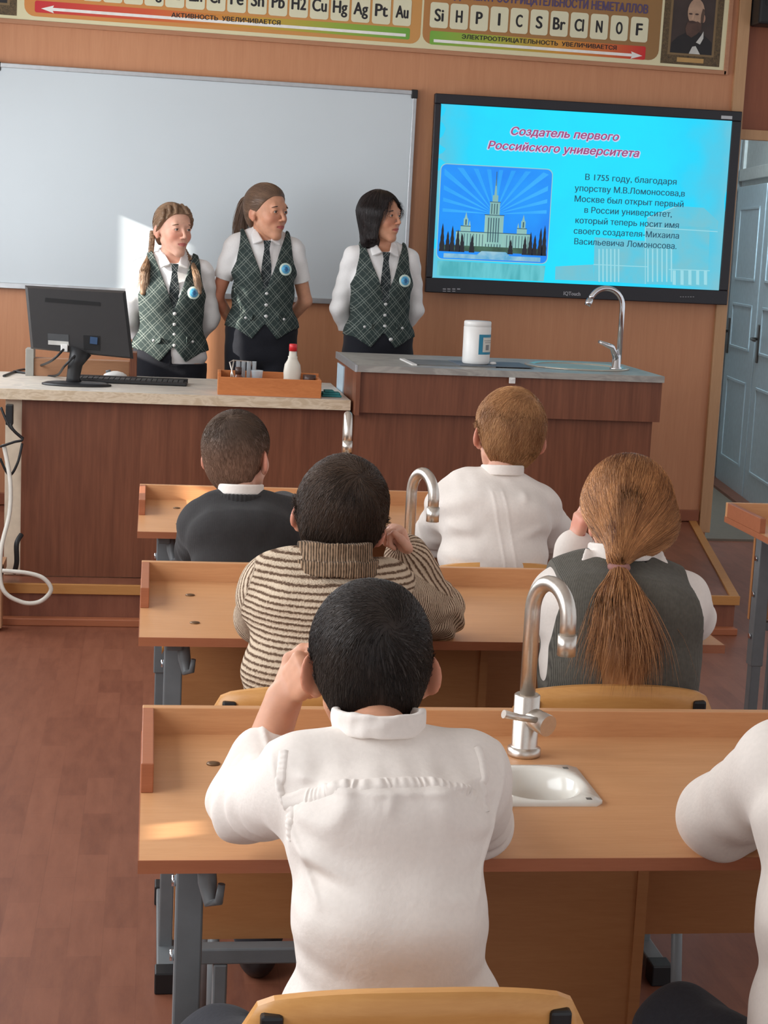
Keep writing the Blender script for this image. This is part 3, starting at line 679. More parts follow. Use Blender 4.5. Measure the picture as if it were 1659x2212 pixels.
# ------------------------------------------------------------------ demonstration counter
def counter():
    e = empty('demonstration_counter', (0, 6.6, ZP), 0, 'tall dark brown demonstration counter with a grey laminate top and a sink', 'counter')
    zc = 1.058-ZP; x0, x1, D = .808, 2.078, .74
    tp = MB()
    cx, cy = 1.80, .36
    n = 36; hole = [(cx+.2*math.cos(2*math.pi*j/n), cy+.19*math.sin(2*math.pi*j/n)) for j in range(n)]
    # slab with an oval cut-out
    def corner(a):
        c_, s2 = math.cos(a), math.sin(a); tx_ = ((x1-cx)/c_ if c_ > 1e-9 else (x0-cx)/c_ if c_ < -1e-9 else 9e9); ty_ = ((D-cy)/s2 if s2 > 1e-9 else (0-cy)/s2 if s2 < -1e-9 else 9e9)
        t = min(tx_, ty_); return (cx+c_*t, cy+s2*t)
    angs = sorted([2*math.pi*j/n for j in range(n)]+[math.atan2(y-cy, x-cx) % (2*math.pi) for x in (x0, x1) for y in (0, D)])
    iv = [[tp.b.verts.new((cx+.2*math.cos(a), cy+.19*math.sin(a), z)) for a in angs] for z in (zc-.026, zc)]
    ov = [[tp.b.verts.new((*corner(a), z)) for a in angs] for z in (zc-.026, zc)]
    k = len(angs)
    for j in range(k):
        q = (j+1) % k
        tp.b.faces.new((iv[1][j], ov[1][j], ov[1][q], iv[1][q])); tp.b.faces.new((iv[0][q], ov[0][q], ov[0][j], iv[0][j])); tp.b.faces.new((ov[0][j], ov[0][q], ov[1][q], ov[1][j])); tp.b.faces.new((iv[0][q], iv[0][j], iv[1][j], iv[1][q]))
    tp.build('countertop', 'counter_top', e)
    MB().box((x0-.003, -.002, zc-.027), (x0+.006, D, zc+.002), .001).build('metal_edge', 'alu', e)
    ap = MB().box((x0+.02, .02, zc-.19), (x1-.002, .038, zc-.026)); ap.box((x0+.003, .0, zc-.2), (x0+.02, .7, zc-.026)).box((x1-.018, .0382, zc-.19), (x1-.002, .7, zc-.026))
    ap.build('apron', 'mahog', e)
    bd = MB().box((x0+.012, .06, .0), (x1-.02, .078, zc-.185)).box((x0+.012, .0782, 0), (x0+.03, .7, zc-.19)).box((x1-.038, .0782, 0), (x1-.02, .7, zc-.19))
    bd.build('front_panel', 'mahog', e)
    MB().box((x0-.002, .42, zc-.2), (x0+.004, .66, zc-.04)).build('side_plate', plain('pale_blue_plate', (190, 214, 228), .3), e)
    sk = MB().lathe((cx, cy, zc), [(.222, 0), (.224, .005), (.205, .008), (.19, .002), (.18, -.05), (.15, -.13), (.03, -.145), (.0, -.145)], 40, 0, 1, .95)
    sk.build('basin', plain('steel_basin', (196, 192, 180), .28, .55), e)
    t = MB().lathe((1.955, .30, zc), [(.026, 0), (.026, .006), (.019, .012), (.018, .06), (.013, .068), (0, .069)], 24).build('tap', 'chrome', e)
    p0 = Vector((1.965, .30, zc+.03)); pts = [p0, p0+Vector((.0, 0, .235))]; R = .075; dv = Vector((-1, -.1, 0)).normalized()
    for j in range(1, 16):
        a = math.radians(160)*j/15; pts.append(pts[1]+dv*(R-R*math.cos(a))+Vector((0, 0, R*math.sin(a))))
    MB().tube(pts, .0115, 16).tube([pts[-1], pts[-1]+(pts[-1]-pts[-2]).normalized()*.03], .014, 16).build('spout', 'chrome', t)
    MB().tube([(1.95, .29, zc+.05), (1.925, .27, zc+.095), (1.86, .25, zc+.118)], [.014, .012, .007], 14).build('tap_lever', 'chrome', t)
    MB().box((1.43, -.012, zc-.05), (1.455, .0, zc-.026), .002).box((1.438, -.02, zc-.034), (1.447, .0, zc-.03)).build('white_clip', 'white', e)
MT['counter_top'] = marble('grey_counter_laminate', (150, 146, 140), (172, 168, 160), .42)
counter()
ZC = 1.058
pf = empty('folder', (1.2, 6.86, ZC), .02, 'open grey paper folder lying flat under the white canister', 'folder')
MB().box((-.15, -.13, 0), (.20, .15, .004), .001).build('folder_sheet', plain('grey_card', (112, 112, 110), .6, 0, .2, 5), pf)
MB().box((-.155, -.16, 0.0), (-.135, .15, .006), .001).build('folder_spine', 'white', pf)
MB().box((.05, -.125, .004), (.36, .13, .007), .001).build('folder_flap', plain('blue_grey_card', (98, 106, 116), .6, 0, .12, 5), pf)
can = empty('canister', (1.335, 6.83, ZC+.0075), 0, 'white plastic canister with a blue label on the demonstration counter', 'canister')
MB().lathe((0, 0, 0), [(.05, 0), (.056, .004), (.057, .015), (.057, .152), (.053, .156)], 36).build('body', 'white', can)
MB().lathe((0, 0, .153), [(.054, 0), (.0565, .002), (.0565, .02), (.053, .024), (0, .025)], 36).build('lid', 'white', can)
lb = MB()
def label_patch(mb, r, a0, a1, z0, z1, n=10):
    vs0 = [(mb.b.verts.new((r*math.cos(a0+(a1-a0)*i/n), r*math.sin(a0+(a1-a0)*i/n), z0)), mb.b.verts.new((r*math.cos(a0+(a1-a0)*i/n), r*math.sin(a0+(a1-a0)*i/n), z1))) for i in range(n+1)]
    for i in range(n): mb.b.faces.new((vs0[i][0], vs0[i+1][0], vs0[i+1][1], vs0[i][1])).smooth = True
label_patch(lb, .0574, math.radians(-92), math.radians(10), .042, .124); lb.build('blue_label', plain('label_blue', (40, 130, 160), .5), can)
lb = MB(); label_patch(lb, .0577, math.radians(-74), math.radians(10), .052, .112); lb.build('label_field', plain('label_cream', (214, 210, 200), .5), can)
lb = MB()
for z, a in ((.098, -70), (.09, -66)): label_patch(lb, .058, math.radians(a), math.radians(-20), z, z+.002)
label_patch(lb, .058, math.radians(-60), math.radians(-40), .06, .082); lb.build('label_print', plain('label_grey', (130, 130, 130), .6), can)
tag(MB().lathe((1.405, 6.815, ZC+.013), [(.0, -.006), (.006, -.004), (.007, 0), (.005, .005), (0, .006)], 12, 0, 2.2).build('plastic_stopper', 'white'), 'small white plastic stopper lying beside the canister', 'stopper')
# ------------------------------------------------------------------ monitor and things on the teacher's desk
def monitor():
    e = empty('monitor', (-.30, 6.93, ZD), 0, 'black desktop monitor seen from behind on the marbled desk', 'monitor')
    def V(px, py, y): p = at(px, py, 6.93+y); return (p.x+.30, y, p.z-ZD)
    bk = plain('monitor_black', (44, 42, 42), .5, 0, .05); c = [V(53, 617, 0), V(271, 629, 0), V(288, 776, 0), V(66, 754, 0)]
    mb = MB(); mb.poly([Vector(p)+Vector((0, .02, 0)) for p in c], (0, .018, 0)); mb.build('bezel', 'black', e)
    o = MB(); cc = sum((Vector(p) for p in c), Vector())/4
    inn = [cc+(Vector(p)-cc)*.94+Vector((0, -.012, 0)) for p in c]; out = [Vector(p)+Vector((0, .02, 0)) for p in c]
    vi, vo = [o.b.verts.new(p) for p in inn], [o.b.verts.new(p) for p in out]
    o.b.faces.new(vi)
    for j in range(4): o.b.faces.new((vi[j], vi[(j+1) % 4], vo[(j+1) % 4], vo[j]))
    o.build('back_cover', bk, e)
    def patch(nm, pxs, mat, y=-.0125, d=.002): 
        m = MB(); m.poly([V(*q, y) for q in pxs], (0, -d, 0)); return m.build(nm, mat, e)
    dark = plain('slot_dark', (16, 16, 17), .7)
    patch('vent_slot', [(98, 643), (216, 653), (217, 661), (97, 652)], dark)
    patch('rating_label', [(103, 720), (148, 723), (149, 747), (104, 744)], plain('label_dark', (70, 72, 74), .6))
    patch('label_strip', [(104, 735), (148, 738), (149, 747), (104, 744)], plain('label_pale', (196, 194, 188), .6), -.0147)
    patch('port_recess', [(180, 724), (216, 726), (216, 757), (181, 755)], dark)
    patch('blue_port', [(195, 727), (211, 729), (210, 744), (194, 742)], plain('port_blue', (44, 74, 110), .5), -.0147, .006)
    pg = MB(); a = Vector(V(140, 750, -.02)); pg.box(a+Vector((-.016, -.012, -.018)), a+Vector((.012, .006, .012)), .003); pg.build('cable_plug', 'white', e)
    nk = MB(); q = [V(175, 758, -.02), V(163, 785, -.03), V(158, 815, -.02), V(160, 829, -.02)]
    nk.tube(q, [.045, .03, .027, .034], 16); nk.build('neck', 'black', e)
    bs = V(166, 829, 0); MB().lathe((bs[0], -.02, 0), [(.14, 0), (.14, .006), (.12, .012), (.02, .016), (0, .016)], 40, 0, 1, .6).build('base', 'black', e)
monitor()
kb = empty('keyboard', (-.08, 7.10, ZD), -.06, 'black keyboard behind the monitor stand on the marbled desk', 'keyboard')
MB().box((-.235, -.07, .0), (.235, .07, .014), .005).box((-.235, .03, .012), (.235, .07, .022), .004).build('case', 'black', kb)
kk = MB()
for r in range(5):
    for c in range(20): kk.box((-.222+c*.0222, -.058+r*.019, .013), (-.203+c*.0222, -.042+r*.019, .019))
kk.build('keys', plain('key_plastic', (52, 51, 52), .5), kb)
ms = empty('mouse', (-.150, 7.225, ZD), .2, 'white computer mouse behind the keyboard', 'mouse')
MB().lathe((0, 0, 0), [(.95, 0), (1, .008), (.9, .022), (.6, .032), (.2, .037), (0, .0375)], 28, 0, .054, .034).build('shell', 'white', ms)
MB().tube([(-.04, 0, .034), (-.02, 0, .038)], .005, 10).build('scroll_wheel', 'steel_paint', ms)
bx = empty('wooden_box', (-.33, 7.33, ZD), 0, 'low wooden box with a grey end standing behind the monitor', 'box')
MB().box((-.17, -.05, 0), (.24, .03, .075), .002).build('box_body', wood('box_wood', (150, 106, 76), (164, 118, 84), (3, 20, 20), .5), bx)
MB().box((-.20, -.06, 0), (-.165, .04, .115), .002).build('grey_end', plain('grey_board', (150, 146, 138), .6), bx)
MB().box((.24, -.06, 0), (.27, .04, .115), .002).build('dark_end', 'mahog', bx)
cr = empty('wooden_crate', (.478, 6.80, ZD), -.03, 'orange wooden tray holding lab bottles on the teacher\'s desk', 'crate')
for nm, lo, hi in (('front_board', (-.208, -.095, 0), (.208, -.083, .072)), ('back_board', (-.208, .083, 0), (.208, .095, .085)), ('end_board', (-.208, -.083, 0), (-.196, .083, .088)), ('end_board', (.196, -.083, 0), (.208, .083, .072)), ('base_board', (-.196, -.083, 0), (.196, .083, .008))):
    MB().box(lo, hi, .0015).build(nm, 'crate', cr)
zc0 = ZD+.0085
def lathe_thing(name, x, y, z, label, cat, parts, group=None):
    e = empty(name, (x, y, z), 0, label, cat, group)
    for nm, prof, mat, sx, sy, pw in parts: MB().lathe((0, 0, 0), prof, 28, 0, sx, sy, pw).build(nm, mat, e)
    return e
def glassmat(name, c, alpha):
    m, nt, b = nodes(name); b.inputs['Base Color'].default_value = lin(c); b.inputs['Roughness'].default_value = .08; b.inputs['Alpha'].default_value = alpha; b.inputs['Specular IOR Level'].default_value = .9; return m
MT['clear'] = glassmat('clear_plastic', (214, 222, 226), .42)
MT['red_cap'] = plain('red_plastic', (206, 42, 48), .4)
MT['milk'] = plain('off_white_plastic', (216, 210, 196), .4, 0, .02)
MT['browncap'] = plain('brown_bakelite', (74, 52, 44), .4)
wb_ = lathe_thing('bottle', .573, 6.82, zc0, 'white plastic bottle with a red cap standing in the wooden tray', 'bottle', [
    ('body', [(.03, 0), (.034, .003), (.0345, .06), (.036, .085), (.032, .115), (.022, .132), (.019, .14), (.0195, .148), (.0165, .15), (.0145, .178)], 'milk', 1, .8, 2.6),
    ('cap', [(.0165, .17), (.0165, .196), (.014, .199), (0, .1995)], 'red_cap', 1, 1, 2)])
lathe_thing('glass_jar', .643, 6.81, zc0, 'short clear jar with a brown lid in the wooden tray', 'jar', [
    ('jar_body', [(.026, 0), (.028, .004), (.028, .05), (.024, .056)], 'clear', 1, 1, 2), ('lid', [(.026, .055), (.0265, .058), (.0265, .075), (0, .077)], 'browncap', 1, 1, 2)])
lathe_thing('dropper_bottle', .352, 6.79, zc0, 'small brown bottle with a dark cap at the end of the wooden tray', 'bottle', [
    ('bottle_body', [(.022, 0), (.024, .004), (.024, .05), (.012, .068), (.011, .075)], plain('brown_glass', (110, 66, 48), .2), 1, 1, 2), ('cap', [(.0135, .07), (.0135, .098), (0, .1)], 'browncap', 1, 1, 2)])
lathe_thing('plastic_cup', .428, 6.80, zc0, 'clear plastic cup in the wooden tray', 'cup', [('cup_wall', [(.018, 0), (.024, .085), (.026, .088), (.023, .086), (.017, .004), (0, .003)], 'clear', 1, 1, 2)])
for k in range(4):
    x = .352+k*.022; e = empty('test_tube', (x, 6.835+.004*(k % 2), zc0), 0, 'clear test tube standing in the cluster behind the brown bottle', 'test tube', 'test tubes in the wooden tray')
    MB().lathe((0, 0, 0), [(0, 0), (.006, .002), (.009, .01), (.009, .118), (.0105, .12), (.0075, .12), (.0075, .012), (0, .008)], 16).build('glass_wall', 'clear', e)
hold = empty('tube_clamp', (.335, 6.82, zc0), 0, 'bent metal test tube clamp leaning in the wooden tray', 'clamp')
MB().tube([(-.015, -.02, 0), (-.01, 0, .07), (.0, .01, .125)], .003, 8).tube([(.02, -.02, .0), (0, -.01, .05), (-.018, .01, .115), (-.004, .01, .122), (.07, .02, .118), (.075, .02, .1)], .0028, 8).build('wire_frame', 'nickel', hold)
cl = MB(); 
rng_ = random.Random(2)
cl.box((-.03, -.035, 0), (.05, .045, .009), .004).box((-.028, -.03, .009), (.045, .04, .018), .004).box((-.02, -.03, .018), (.02, .035, .026), .004)
cl = cl.build('folded_cloth', plain('teal_cloth', (52, 130, 134), .9, 0, .2, 40, bumpy=.3)); cl.location = (.725, 6.80, ZD); tag(cl, 'folded teal cloth squeezed between the wooden tray and the counter', 'cloth')
# ------------------------------------------------------------------ cables
def cable(name, pts, r, mat, label):
    P = [Vector(p) for p in pts]; out = []
    for i in range(len(P)-1):
        p0, p1, p2, p3 = P[max(i-1, 0)], P[i], P[i+1], P[min(i+2, len(P)-1)]
        for k in range(8):
            t = k/8; out.append(.5*((2*p1)+(p2-p0)*t+(2*p0-5*p1+4*p2-p3)*t*t+(3*p1-p0-3*p2+p3)*t**3))
    out.append(P[-1]); return tag(MB().tube(out, r, 10).build(name, mat), label, 'cable')
cabw = plain('white_cable', (222, 216, 204), .5); cabb = plain('black_cable', (30, 30, 32), .5)
A = lambda x, y, Y: at(x, y, Y)
cable('power_cable', [A(8, 960, 6.60), A(22, 1040, 6.56), A(20, 1110, 6.52), A(2, 1190, 6.42), A(5, 1270, 6.37), A(45, 1300, 6.37), A(85, 1300, 6.37), A(110, 1275, 6.37), A(95, 1250, 6.37), A(60, 1238, 6.37), A(5, 1233, 6.37)], .0085, cabw, 'thick white cable hanging in a loop below the teacher\'s desk')
cable('thin_cable', [A(2, 880, 6.62), A(20, 920, 6.60), A(48, 948, 6.60), A(30, 955, 6.59), A(0, 965, 6.58)], .005, cabb, 'thin black cable bowing out from the pale desk post')
cable('thin_cable', [A(48, 958, 6.62), A(38, 1000, 6.60), A(20, 1026, 6.60), A(0, 990, 6.60)], .005, cabb, 'thin black cable drooping lowest beside the pale desk post')
cable('thin_cable', [A(20, 897, 6.62), A(26, 925, 6.60), A(50, 948, 6.61)], .006, cabb, 'short black cable running down from the power adapter')
cable('floor_cable', [A(46, 1155, 6.55), A(36, 1175, 6.52), A(36, 1215, 6.52), A(30, 1238, 6.53)], .010, cabb, 'thick black cable dropping beside the desk post onto the podium')
cable('monitor_cable', [at(140, 752, 6.905), at(110, 780, 6.93), atz(70, 795, ZD+.006), atz(40, 800, ZD+.006), atz(8, 812, ZD+.006)], .005, cabb, 'black cable from the monitor plug across the desk top')
cable('monitor_cable', [at(165, 765, 6.88), at(140, 790, 6.88), atz(118, 812, ZD+.006), atz(60, 806, ZD+.006), atz(30, 802, ZD+.006)], .005, cabb, 'black cable bowed down from the middle of the monitor back')
ad = at(22, 890, 6.62); tag(MB().box((ad.x-.016, 6.60, ad.z-.05), (ad.x+.012, 6.64, ad.z+.03), .004).build('power_adapter', 'black'), 'black power adapter hanging under the desk edge by the post', 'adapter')
# ------------------------------------------------------------------ sculpting toolkit: signed distance fields meshed by surface nets
A3 = lambda v: np.array([v[0], v[1], v[2]], np.float32)
class Sdf:
    def __init__(s, inflate=0.0): s.p = []; s.inf = inflate; s.post = []
    def add(s, fn, lo, hi, k=.01, op='u'): s.p.append((fn, np.array(lo, float), np.array(hi, float), k, op)); return s
    def cap(s, a, b, ra, rb, k=.012, op='u'):
        a, b = A3(a), A3(b); ba = b-a; l2 = float(ba@ba)+1e-12; i = s.inf if op == 'u' else 0; ra += i; rb += i
        def fn(x, y, z):
            px, py, pz = x-a[0], y-a[1], z-a[2]; t = np.clip((px*ba[0]+py*ba[1]+pz*ba[2])/l2, 0, 1)
            return np.sqrt((px-t*ba[0])**2+(py-t*ba[1])**2+(pz-t*ba[2])**2)-(ra+(rb-ra)*t)
        r = max(ra, rb); return s.add(fn, np.minimum(a, b)-r, np.maximum(a, b)+r, k, op)
    def chain(s, pts, rs, k=.012):
        for i in range(len(pts)-1): s.cap(pts[i], pts[i+1], rs[i], rs[i+1], k)
        return s
    def ell(s, c, r, R=None, k=.012, op='u', pw=2):
        c = A3(c); i = s.inf if op == 'u' else 0; r = np.array(r, np.float32)+i; m = float(min(r))
        R = np.eye(3, dtype=np.float32) if R is None else np.array(R, np.float32)    # columns are the local axes
        def fn(x, y, z):
            px, py, pz = x-c[0], y-c[1], z-c[2]
            u = (px*R[0, 0]+py*R[1, 0]+pz*R[2, 0])/r[0]; v = (px*R[0, 1]+py*R[1, 1]+pz*R[2, 1])/r[1]; w = (px*R[0, 2]+py*R[1, 2]+pz*R[2, 2])/r[2]
            if pw == 2:
                k0 = np.sqrt(u*u+v*v+w*w); k1 = np.sqrt((u/r[0])**2+(v/r[1])**2+(w/r[2])**2)+1e-6; return k0*(k0-1)/k1
            return ((np.abs(u)**pw+np.abs(v)**pw+np.abs(w)**pw)**(1/pw)-1)*m
        R2 = float(max(r)) if R is not None and not np.allclose(R, np.eye(3)) else None
        e = np.array([R2]*3) if R2 else r
        return s.add(fn, c-e, c+e, k, op)
    def seg(s, a, b, wa, wb, L, k=.02, pw=2.3):
        """a to b with an elliptical section: wa, wb = (half width along L, half depth)"""
        a, b, L = A3(a), A3(b), A3(L); ba = b-a; ln = float(np.sqrt(ba@ba)); T = ba/ln; L = L-T*float(L@T); L = L/np.sqrt(L@L); D = np.cross(T, L); i = s.inf
        def fn(x, y, z):
            px, py, pz = x-a[0], y-a[1], z-a[2]; q = px*T[0]+py*T[1]+pz*T[2]; t = np.clip(q/ln, 0, 1)
            w = wa[0]+(wb[0]-wa[0])*t+i; d = wa[1]+(wb[1]-wa[1])*t+i; e = q-np.clip(q, 0, ln)
            m = np.minimum(w, d)
            u = np.abs(px*L[0]+py*L[1]+pz*L[2])/w; v = np.abs(px*D[0]+py*D[1]+pz*D[2])/d; g = np.abs(e)/(m*.7)
            return ((u**pw+v**pw+g**pw+1e-9)**(1/pw)-1)*m
        r = max(wa[0], wa[1], wb[0], wb[1])+i; return s.add(fn, np.minimum(a, b)-r, np.maximum(a, b)+r, k, op='u')
    def cut(s, fn): s.post.append(fn); return s       # fn(D, x, y, z) -> D
    def value(s, x, y, z, far=.3):
        D = np.full(np.broadcast(x, y, z).shape, far, np.float32)
        for fn, lo, hi, k, op in s.p: D = s._mix(D, fn(x, y, z), k, op)
        for f in s.post: D = f(D, x, y, z)
        return D
    @staticmethod
    def _mix(D, d, k, op):
        if op == 'u': h = np.clip(.5+.5*(D-d)/k, 0, 1); return D+(d-D)*h-k*h*(1-h)
        h = np.clip(.5-.5*(D+d)/k, 0, 1); return D+(-d-D)*h+k*h*(1-h)           # subtract
    def grad(s, P, e=.0015):
        g = np.stack([s.value(P[:, 0]+dx, P[:, 1]+dy, P[:, 2]+dz)-s.value(P[:, 0]-dx, P[:, 1]-dy, P[:, 2]-dz) for dx, dy, dz in ((e, 0, 0), (0, e, 0), (0, 0, e))], 1)
        return g/(np.linalg.norm(g, axis=1, keepdims=True)+1e-9)
    def mesh(s, res, pad=.006, lo=None, hi=None):
        us = [p for p in s.p if p[4] == 'u']
        L = np.min([p[1] for p in us], 0)-pad-res*2; H = np.max([p[2] for p in us], 0)+pad+res*2
        if lo is not None: L = np.maximum(L, lo)
        if hi is not None: H = np.minimum(H, hi)
        n = np.ceil((H-L)/res).astype(int)+1
        ax = [(L[i]+res*np.arange(n[i])).astype(np.float32) for i in range(3)]
        D = np.full(n, .2, np.float32)
        for fn, plo, phi, k, op in s.p:
            m = k+2*res+.004
            i0 = np.maximum(np.floor((plo-m-L)/res).astype(int), 0); i1 = np.minimum(np.ceil((phi+m-L)/res).astype(int)+1, n)
            if np.any(i1 <= i0): continue
            sl_ = tuple(slice(a, b) for a, b in zip(i0, i1))
            x, y, z = ax[0][sl_[0]][:, None, None], ax[1][sl_[1]][None, :, None], ax[2][sl_[2]][None, None, :]
            D[sl_] = s._mix(D[sl_], fn(x, y, z), k, op)
        for f in s.post: D = f(D, ax[0][:, None, None], ax[1][None, :, None], ax[2][None, None, :]).astype(np.float32)
        for a in range(3):
            ix = [slice(None)]*3
            for e in (0, -1): ix[a] = e; D[tuple(ix)] = np.maximum(D[tuple(ix)], res*.5)
        return nets(D, L, res)
def nets(D, L, res):
    ins = D < 0; nx, ny, nz = D.shape
    c = np.zeros((nx-1, ny-1, nz-1), np.int8)
    offs = [(i, j, k) for i in (0, 1) for j in (0, 1) for k in (0, 1)]
    for i, j, k in offs: c += ins[i:nx-1+i, j:ny-1+j, k:nz-1+k]
    act = (c > 0) & (c < 8); I, J, K = np.nonzero(act); n = len(I)
    idx = np.full(act.shape, -1, np.int32); idx[I, J, K] = np.arange(n)
    V = np.stack([D[I+i, J+j, K+k] for i, j, k in offs], 1); O = np.array(offs, np.float32)
    P = np.zeros((n, 3), np.float32); C = np.zeros(n, np.float32)
    for a in range(8):
        for b in range(a+1, 8):
            if abs(O[a]-O[b]).sum() != 1: continue
            m = (V[:, a] < 0) != (V[:, b] < 0); t = V[:, a]/(V[:, a]-V[:, b]+1e-12)
            P[m] += (O[a]+(O[b]-O[a])*t[m, None]); C[m] += 1
    P = (P/C[:, None]+np.stack([I, J, K], 1))*res+L
    Q = []
    for a in range(3):
        sh = [slice(0, -1) if q == a else slice(1, -1) for q in range(3)]; s2 = list(sh); s2[a] = slice(1, None)
        A, B = ins[tuple(sh)], ins[tuple(s2)]; E = np.nonzero(A != B); fl = A[E]
        e = [E[0].copy(), E[1].copy(), E[2].copy()]
        for q in range(3):
            if q != a: e[q] = e[q]+1
        b, d = (a+1) % 3, (a+2) % 3
        def cell(db, dd):
            f = list(e); f[b] = f[b]-db; f[d] = f[d]-dd; return idx[f[0], f[1], f[2]]
        q = np.stack([cell(1, 1), cell(0, 1), cell(0, 0), cell(1, 0)], 1); q[~fl] = q[~fl][:, ::-1]; Q.append(q)
    return P.astype(np.float32), np.concatenate(Q).astype(np.int32)
def np_mesh(name, P, Q, mats, parent=None, attrs=None, smooth=True):
    me = bpy.data.meshes.new(name); k = Q.shape[1]
    me.vertices.add(len(P)); me.vertices.foreach_set('co', np.ascontiguousarray(P, np.float32).ravel())
    me.loops.add(Q.size); me.loops.foreach_set('vertex_index', np.ascontiguousarray(Q, np.int32).ravel())
    me.polygons.add(len(Q)); me.polygons.foreach_set('loop_start', np.arange(0, Q.size, k, dtype=np.int32))
    if smooth: me.polygons.foreach_set('use_smooth', np.ones(len(Q), bool))
    me.update(calc_edges=True)
    for nm, v in (attrs or {}).items():
        at_ = me.attributes.new(nm, 'FLOAT', 'POINT'); at_.data.foreach_set('value', np.ascontiguousarray(v, np.float32))
    return link_mesh(name, me, mats, parent)
def waves(seed, f0, f1, n=7, stretch=(1, 1, 1)):
    r = np.random.RandomState(seed); d = r.normal(size=(n, 3)); d /= np.linalg.norm(d, axis=1, keepdims=True); d *= r.uniform(f0, f1, (n, 1))*np.array(stretch); ph = r.uniform(0, 6.28, n)
    def fn(x, y, z):
        o = 0
        for i in range(n): o = o+np.sin(x*d[i, 0]+y*d[i, 1]+z*d[i, 2]+ph[i]+.8*np.sin(x*d[i, 1]*.5-z*d[i, 0]*.5))
        return o/n**.5
    return fn
class Frame:
    """a posed head: origin and axes right, forward, up"""
    def __init__(s, o, yaw=0, pitch=0, roll=0, scale=1.0):
        Rm = (Matrix.Rotation(yaw, 3, 'Z') @ Matrix.Rotation(pitch, 3, 'X') @ Matrix.Rotation(roll, 3, 'Y'))
        s.o = np.array(o, float); s.R = np.array(Rm, float); s.k = scale
    def w(s, p): return s.o+s.R @ (np.array(p, float)*s.k)
    def loc(s, x, y, z):
        px, py, pz = x-s.o[0], y-s.o[1], z-s.o[2]; R = s.R
        return [(px*R[0, i]+py*R[1, i]+pz*R[2, i])/s.k for i in range(3)]
    def pts(s, P): return s.o+(np.asarray(P)*s.k) @ s.R.T
def head_prims(S, H, ears=True, face=True, mouth_open=False):
    k = H.k; R = H.R
    def el(c, r, kk=.012, op='u', rot=None): S.ell(H.w(c), np.array(r)*k, R if rot is None else R @ rot, kk*k, op)
    def cp(a, b, ra, rb, kk=.01, op='u'): S.cap(H.w(a), H.w(b), ra*k, rb*k, kk*k, op)
    el((0, -.014, .028), (.0745, .094, .084))
    el((0, .024, -.034), (.0525, .058, .074), .03)
    cp((0, .064, -.096), (0, .066, -.092), .0135, .0135, .022)
    for s in (-1, 1):
        cp((s*.047, .006, -.052), (s*.012, .062, -.099), .0135, .0115, .02)
        el((s*.033, .053, -.027), (.022, .024, .022), .022)
    if face:
        cp((-.030, .0745, .025), (.030, .0745, .025), .0105, .0105, .018)
        for s in (-1, 1): el((s*.0305, .0905, .0035), (.0155, .0115, .0095), .010, 's')
        cp((0, .082, .014), (0, .1035, -.024), .0050, .0076, .010)
        el((0, .1015, -.0275), (.0075, .0085, .0068), .005)
        for s in (-1, 1): el((s*.0092, .094, -.0300), (.0060, .0085, .0056), .005)
        # eyelids
        for s in (-1, 1):
            for i in range(6):
                a0, a1 = [(-1+2*j/6) for j in (i, i+1)]
                f = lambda q, up: (s*(.0305+.0135*q), .0822-.0062*q*q-.004*(q > 0)*q, .0035+(.0062 if up else -.0050)*(1-q*q))
                cp(f(a0, 1), f(a1, 1), .0030, .0030, .004); cp(f(a0, 0), f(a1, 0), .0024, .0024, .005)
        for s in (-1, 1): el((s*.0305, .0900, .0033), (.0132, .0150, .0050), .0018, 's')
        dz = .004 if mouth_open else 0
        el((0, .074, -.058), (.026, .016, .017), .02)
        for i in range(8):
            q0, q1 = -1+i/4, -1+(i+1)/4
            up = lambda q: (.0205*q, .0888-.0125*q*q, -.0552+.0012*(1-abs(abs(q)-.3))-.0022*q*q+dz*.3)
            lo_ = lambda q: (.0175*q, .0882-.0110*q*q, -.0630+.0022*q*q-dz)
            cp(up(q0), up(q1), .0040-.0022*abs(q0)**1.5, .0040-.0022*abs(q1)**1.5, .004); cp(lo_(q0), lo_(q1), .0048-.0028*abs(q0)**1.5, .0048-.0028*abs(q1)**1.5, .004)
        for i in range(6):
            q0, q1 = -1+i/3, -1+(i+1)/3; gr = lambda q: (.0215*q, .0935-.0120*q*q, -.0590-dz*.3-.0008*q*q)
            cp(gr(q0), gr(q1), .0013+dz*.4, .0013+dz*.4, .003, 's')
        cp((0, .0945, -.043), (0, .0925, -.047), .002, .002, .006, 's')
    if ears:
        for s in (-1, 1):
            er = getattr(H, 'ear', 0); rot = np.array(Matrix.Rotation(s*(.42+.33*er), 3, 'Z') @ Matrix.Rotation(-.18, 3, 'X'))
            el((s*(.0750+.008*er), -.014, -.010), (.0066, .0160+.0045*er, .0250+.0035*er), .008, 'u', rot)
            el((s*.074, -.006, -.030), (.008, .010, .014), .008)
            el((s*(.0830+.009*er), -.012, -.006), (.0055, .0105, .0170), .005, 's', rot)
    return S
def face_mask(H, P):
    """where the lips are, and where skin is warmer, at points P"""
    x, y, z = H.loc(P[:, 0], P[:, 1], P[:, 2])
    q = np.clip(np.abs(x)/.0215, 0, 1.2); zu = -.0515-.0045*q*q+.0012*np.exp(-((q-.3)/.25)**2)-.0015*np.exp(-(q/.12)**2); zl = -.0672+.0062*q*q
    lip = np.clip((zu-z)/.0014+.5, 0, 1)*np.clip((z-zl)/.0014+.5, 0, 1)*(q < 1.0)*(y > .068)
    warm = np.exp(-(((np.abs(x)-.036)/.022)**2+((z+.028)/.022)**2))*(y > .03)*.8+np.clip((np.abs(x)-.0745)/.006, 0, 1)*(y < .02)*.75
    return lip.astype(np.float32), np.clip(warm, 0, 1).astype(np.float32)
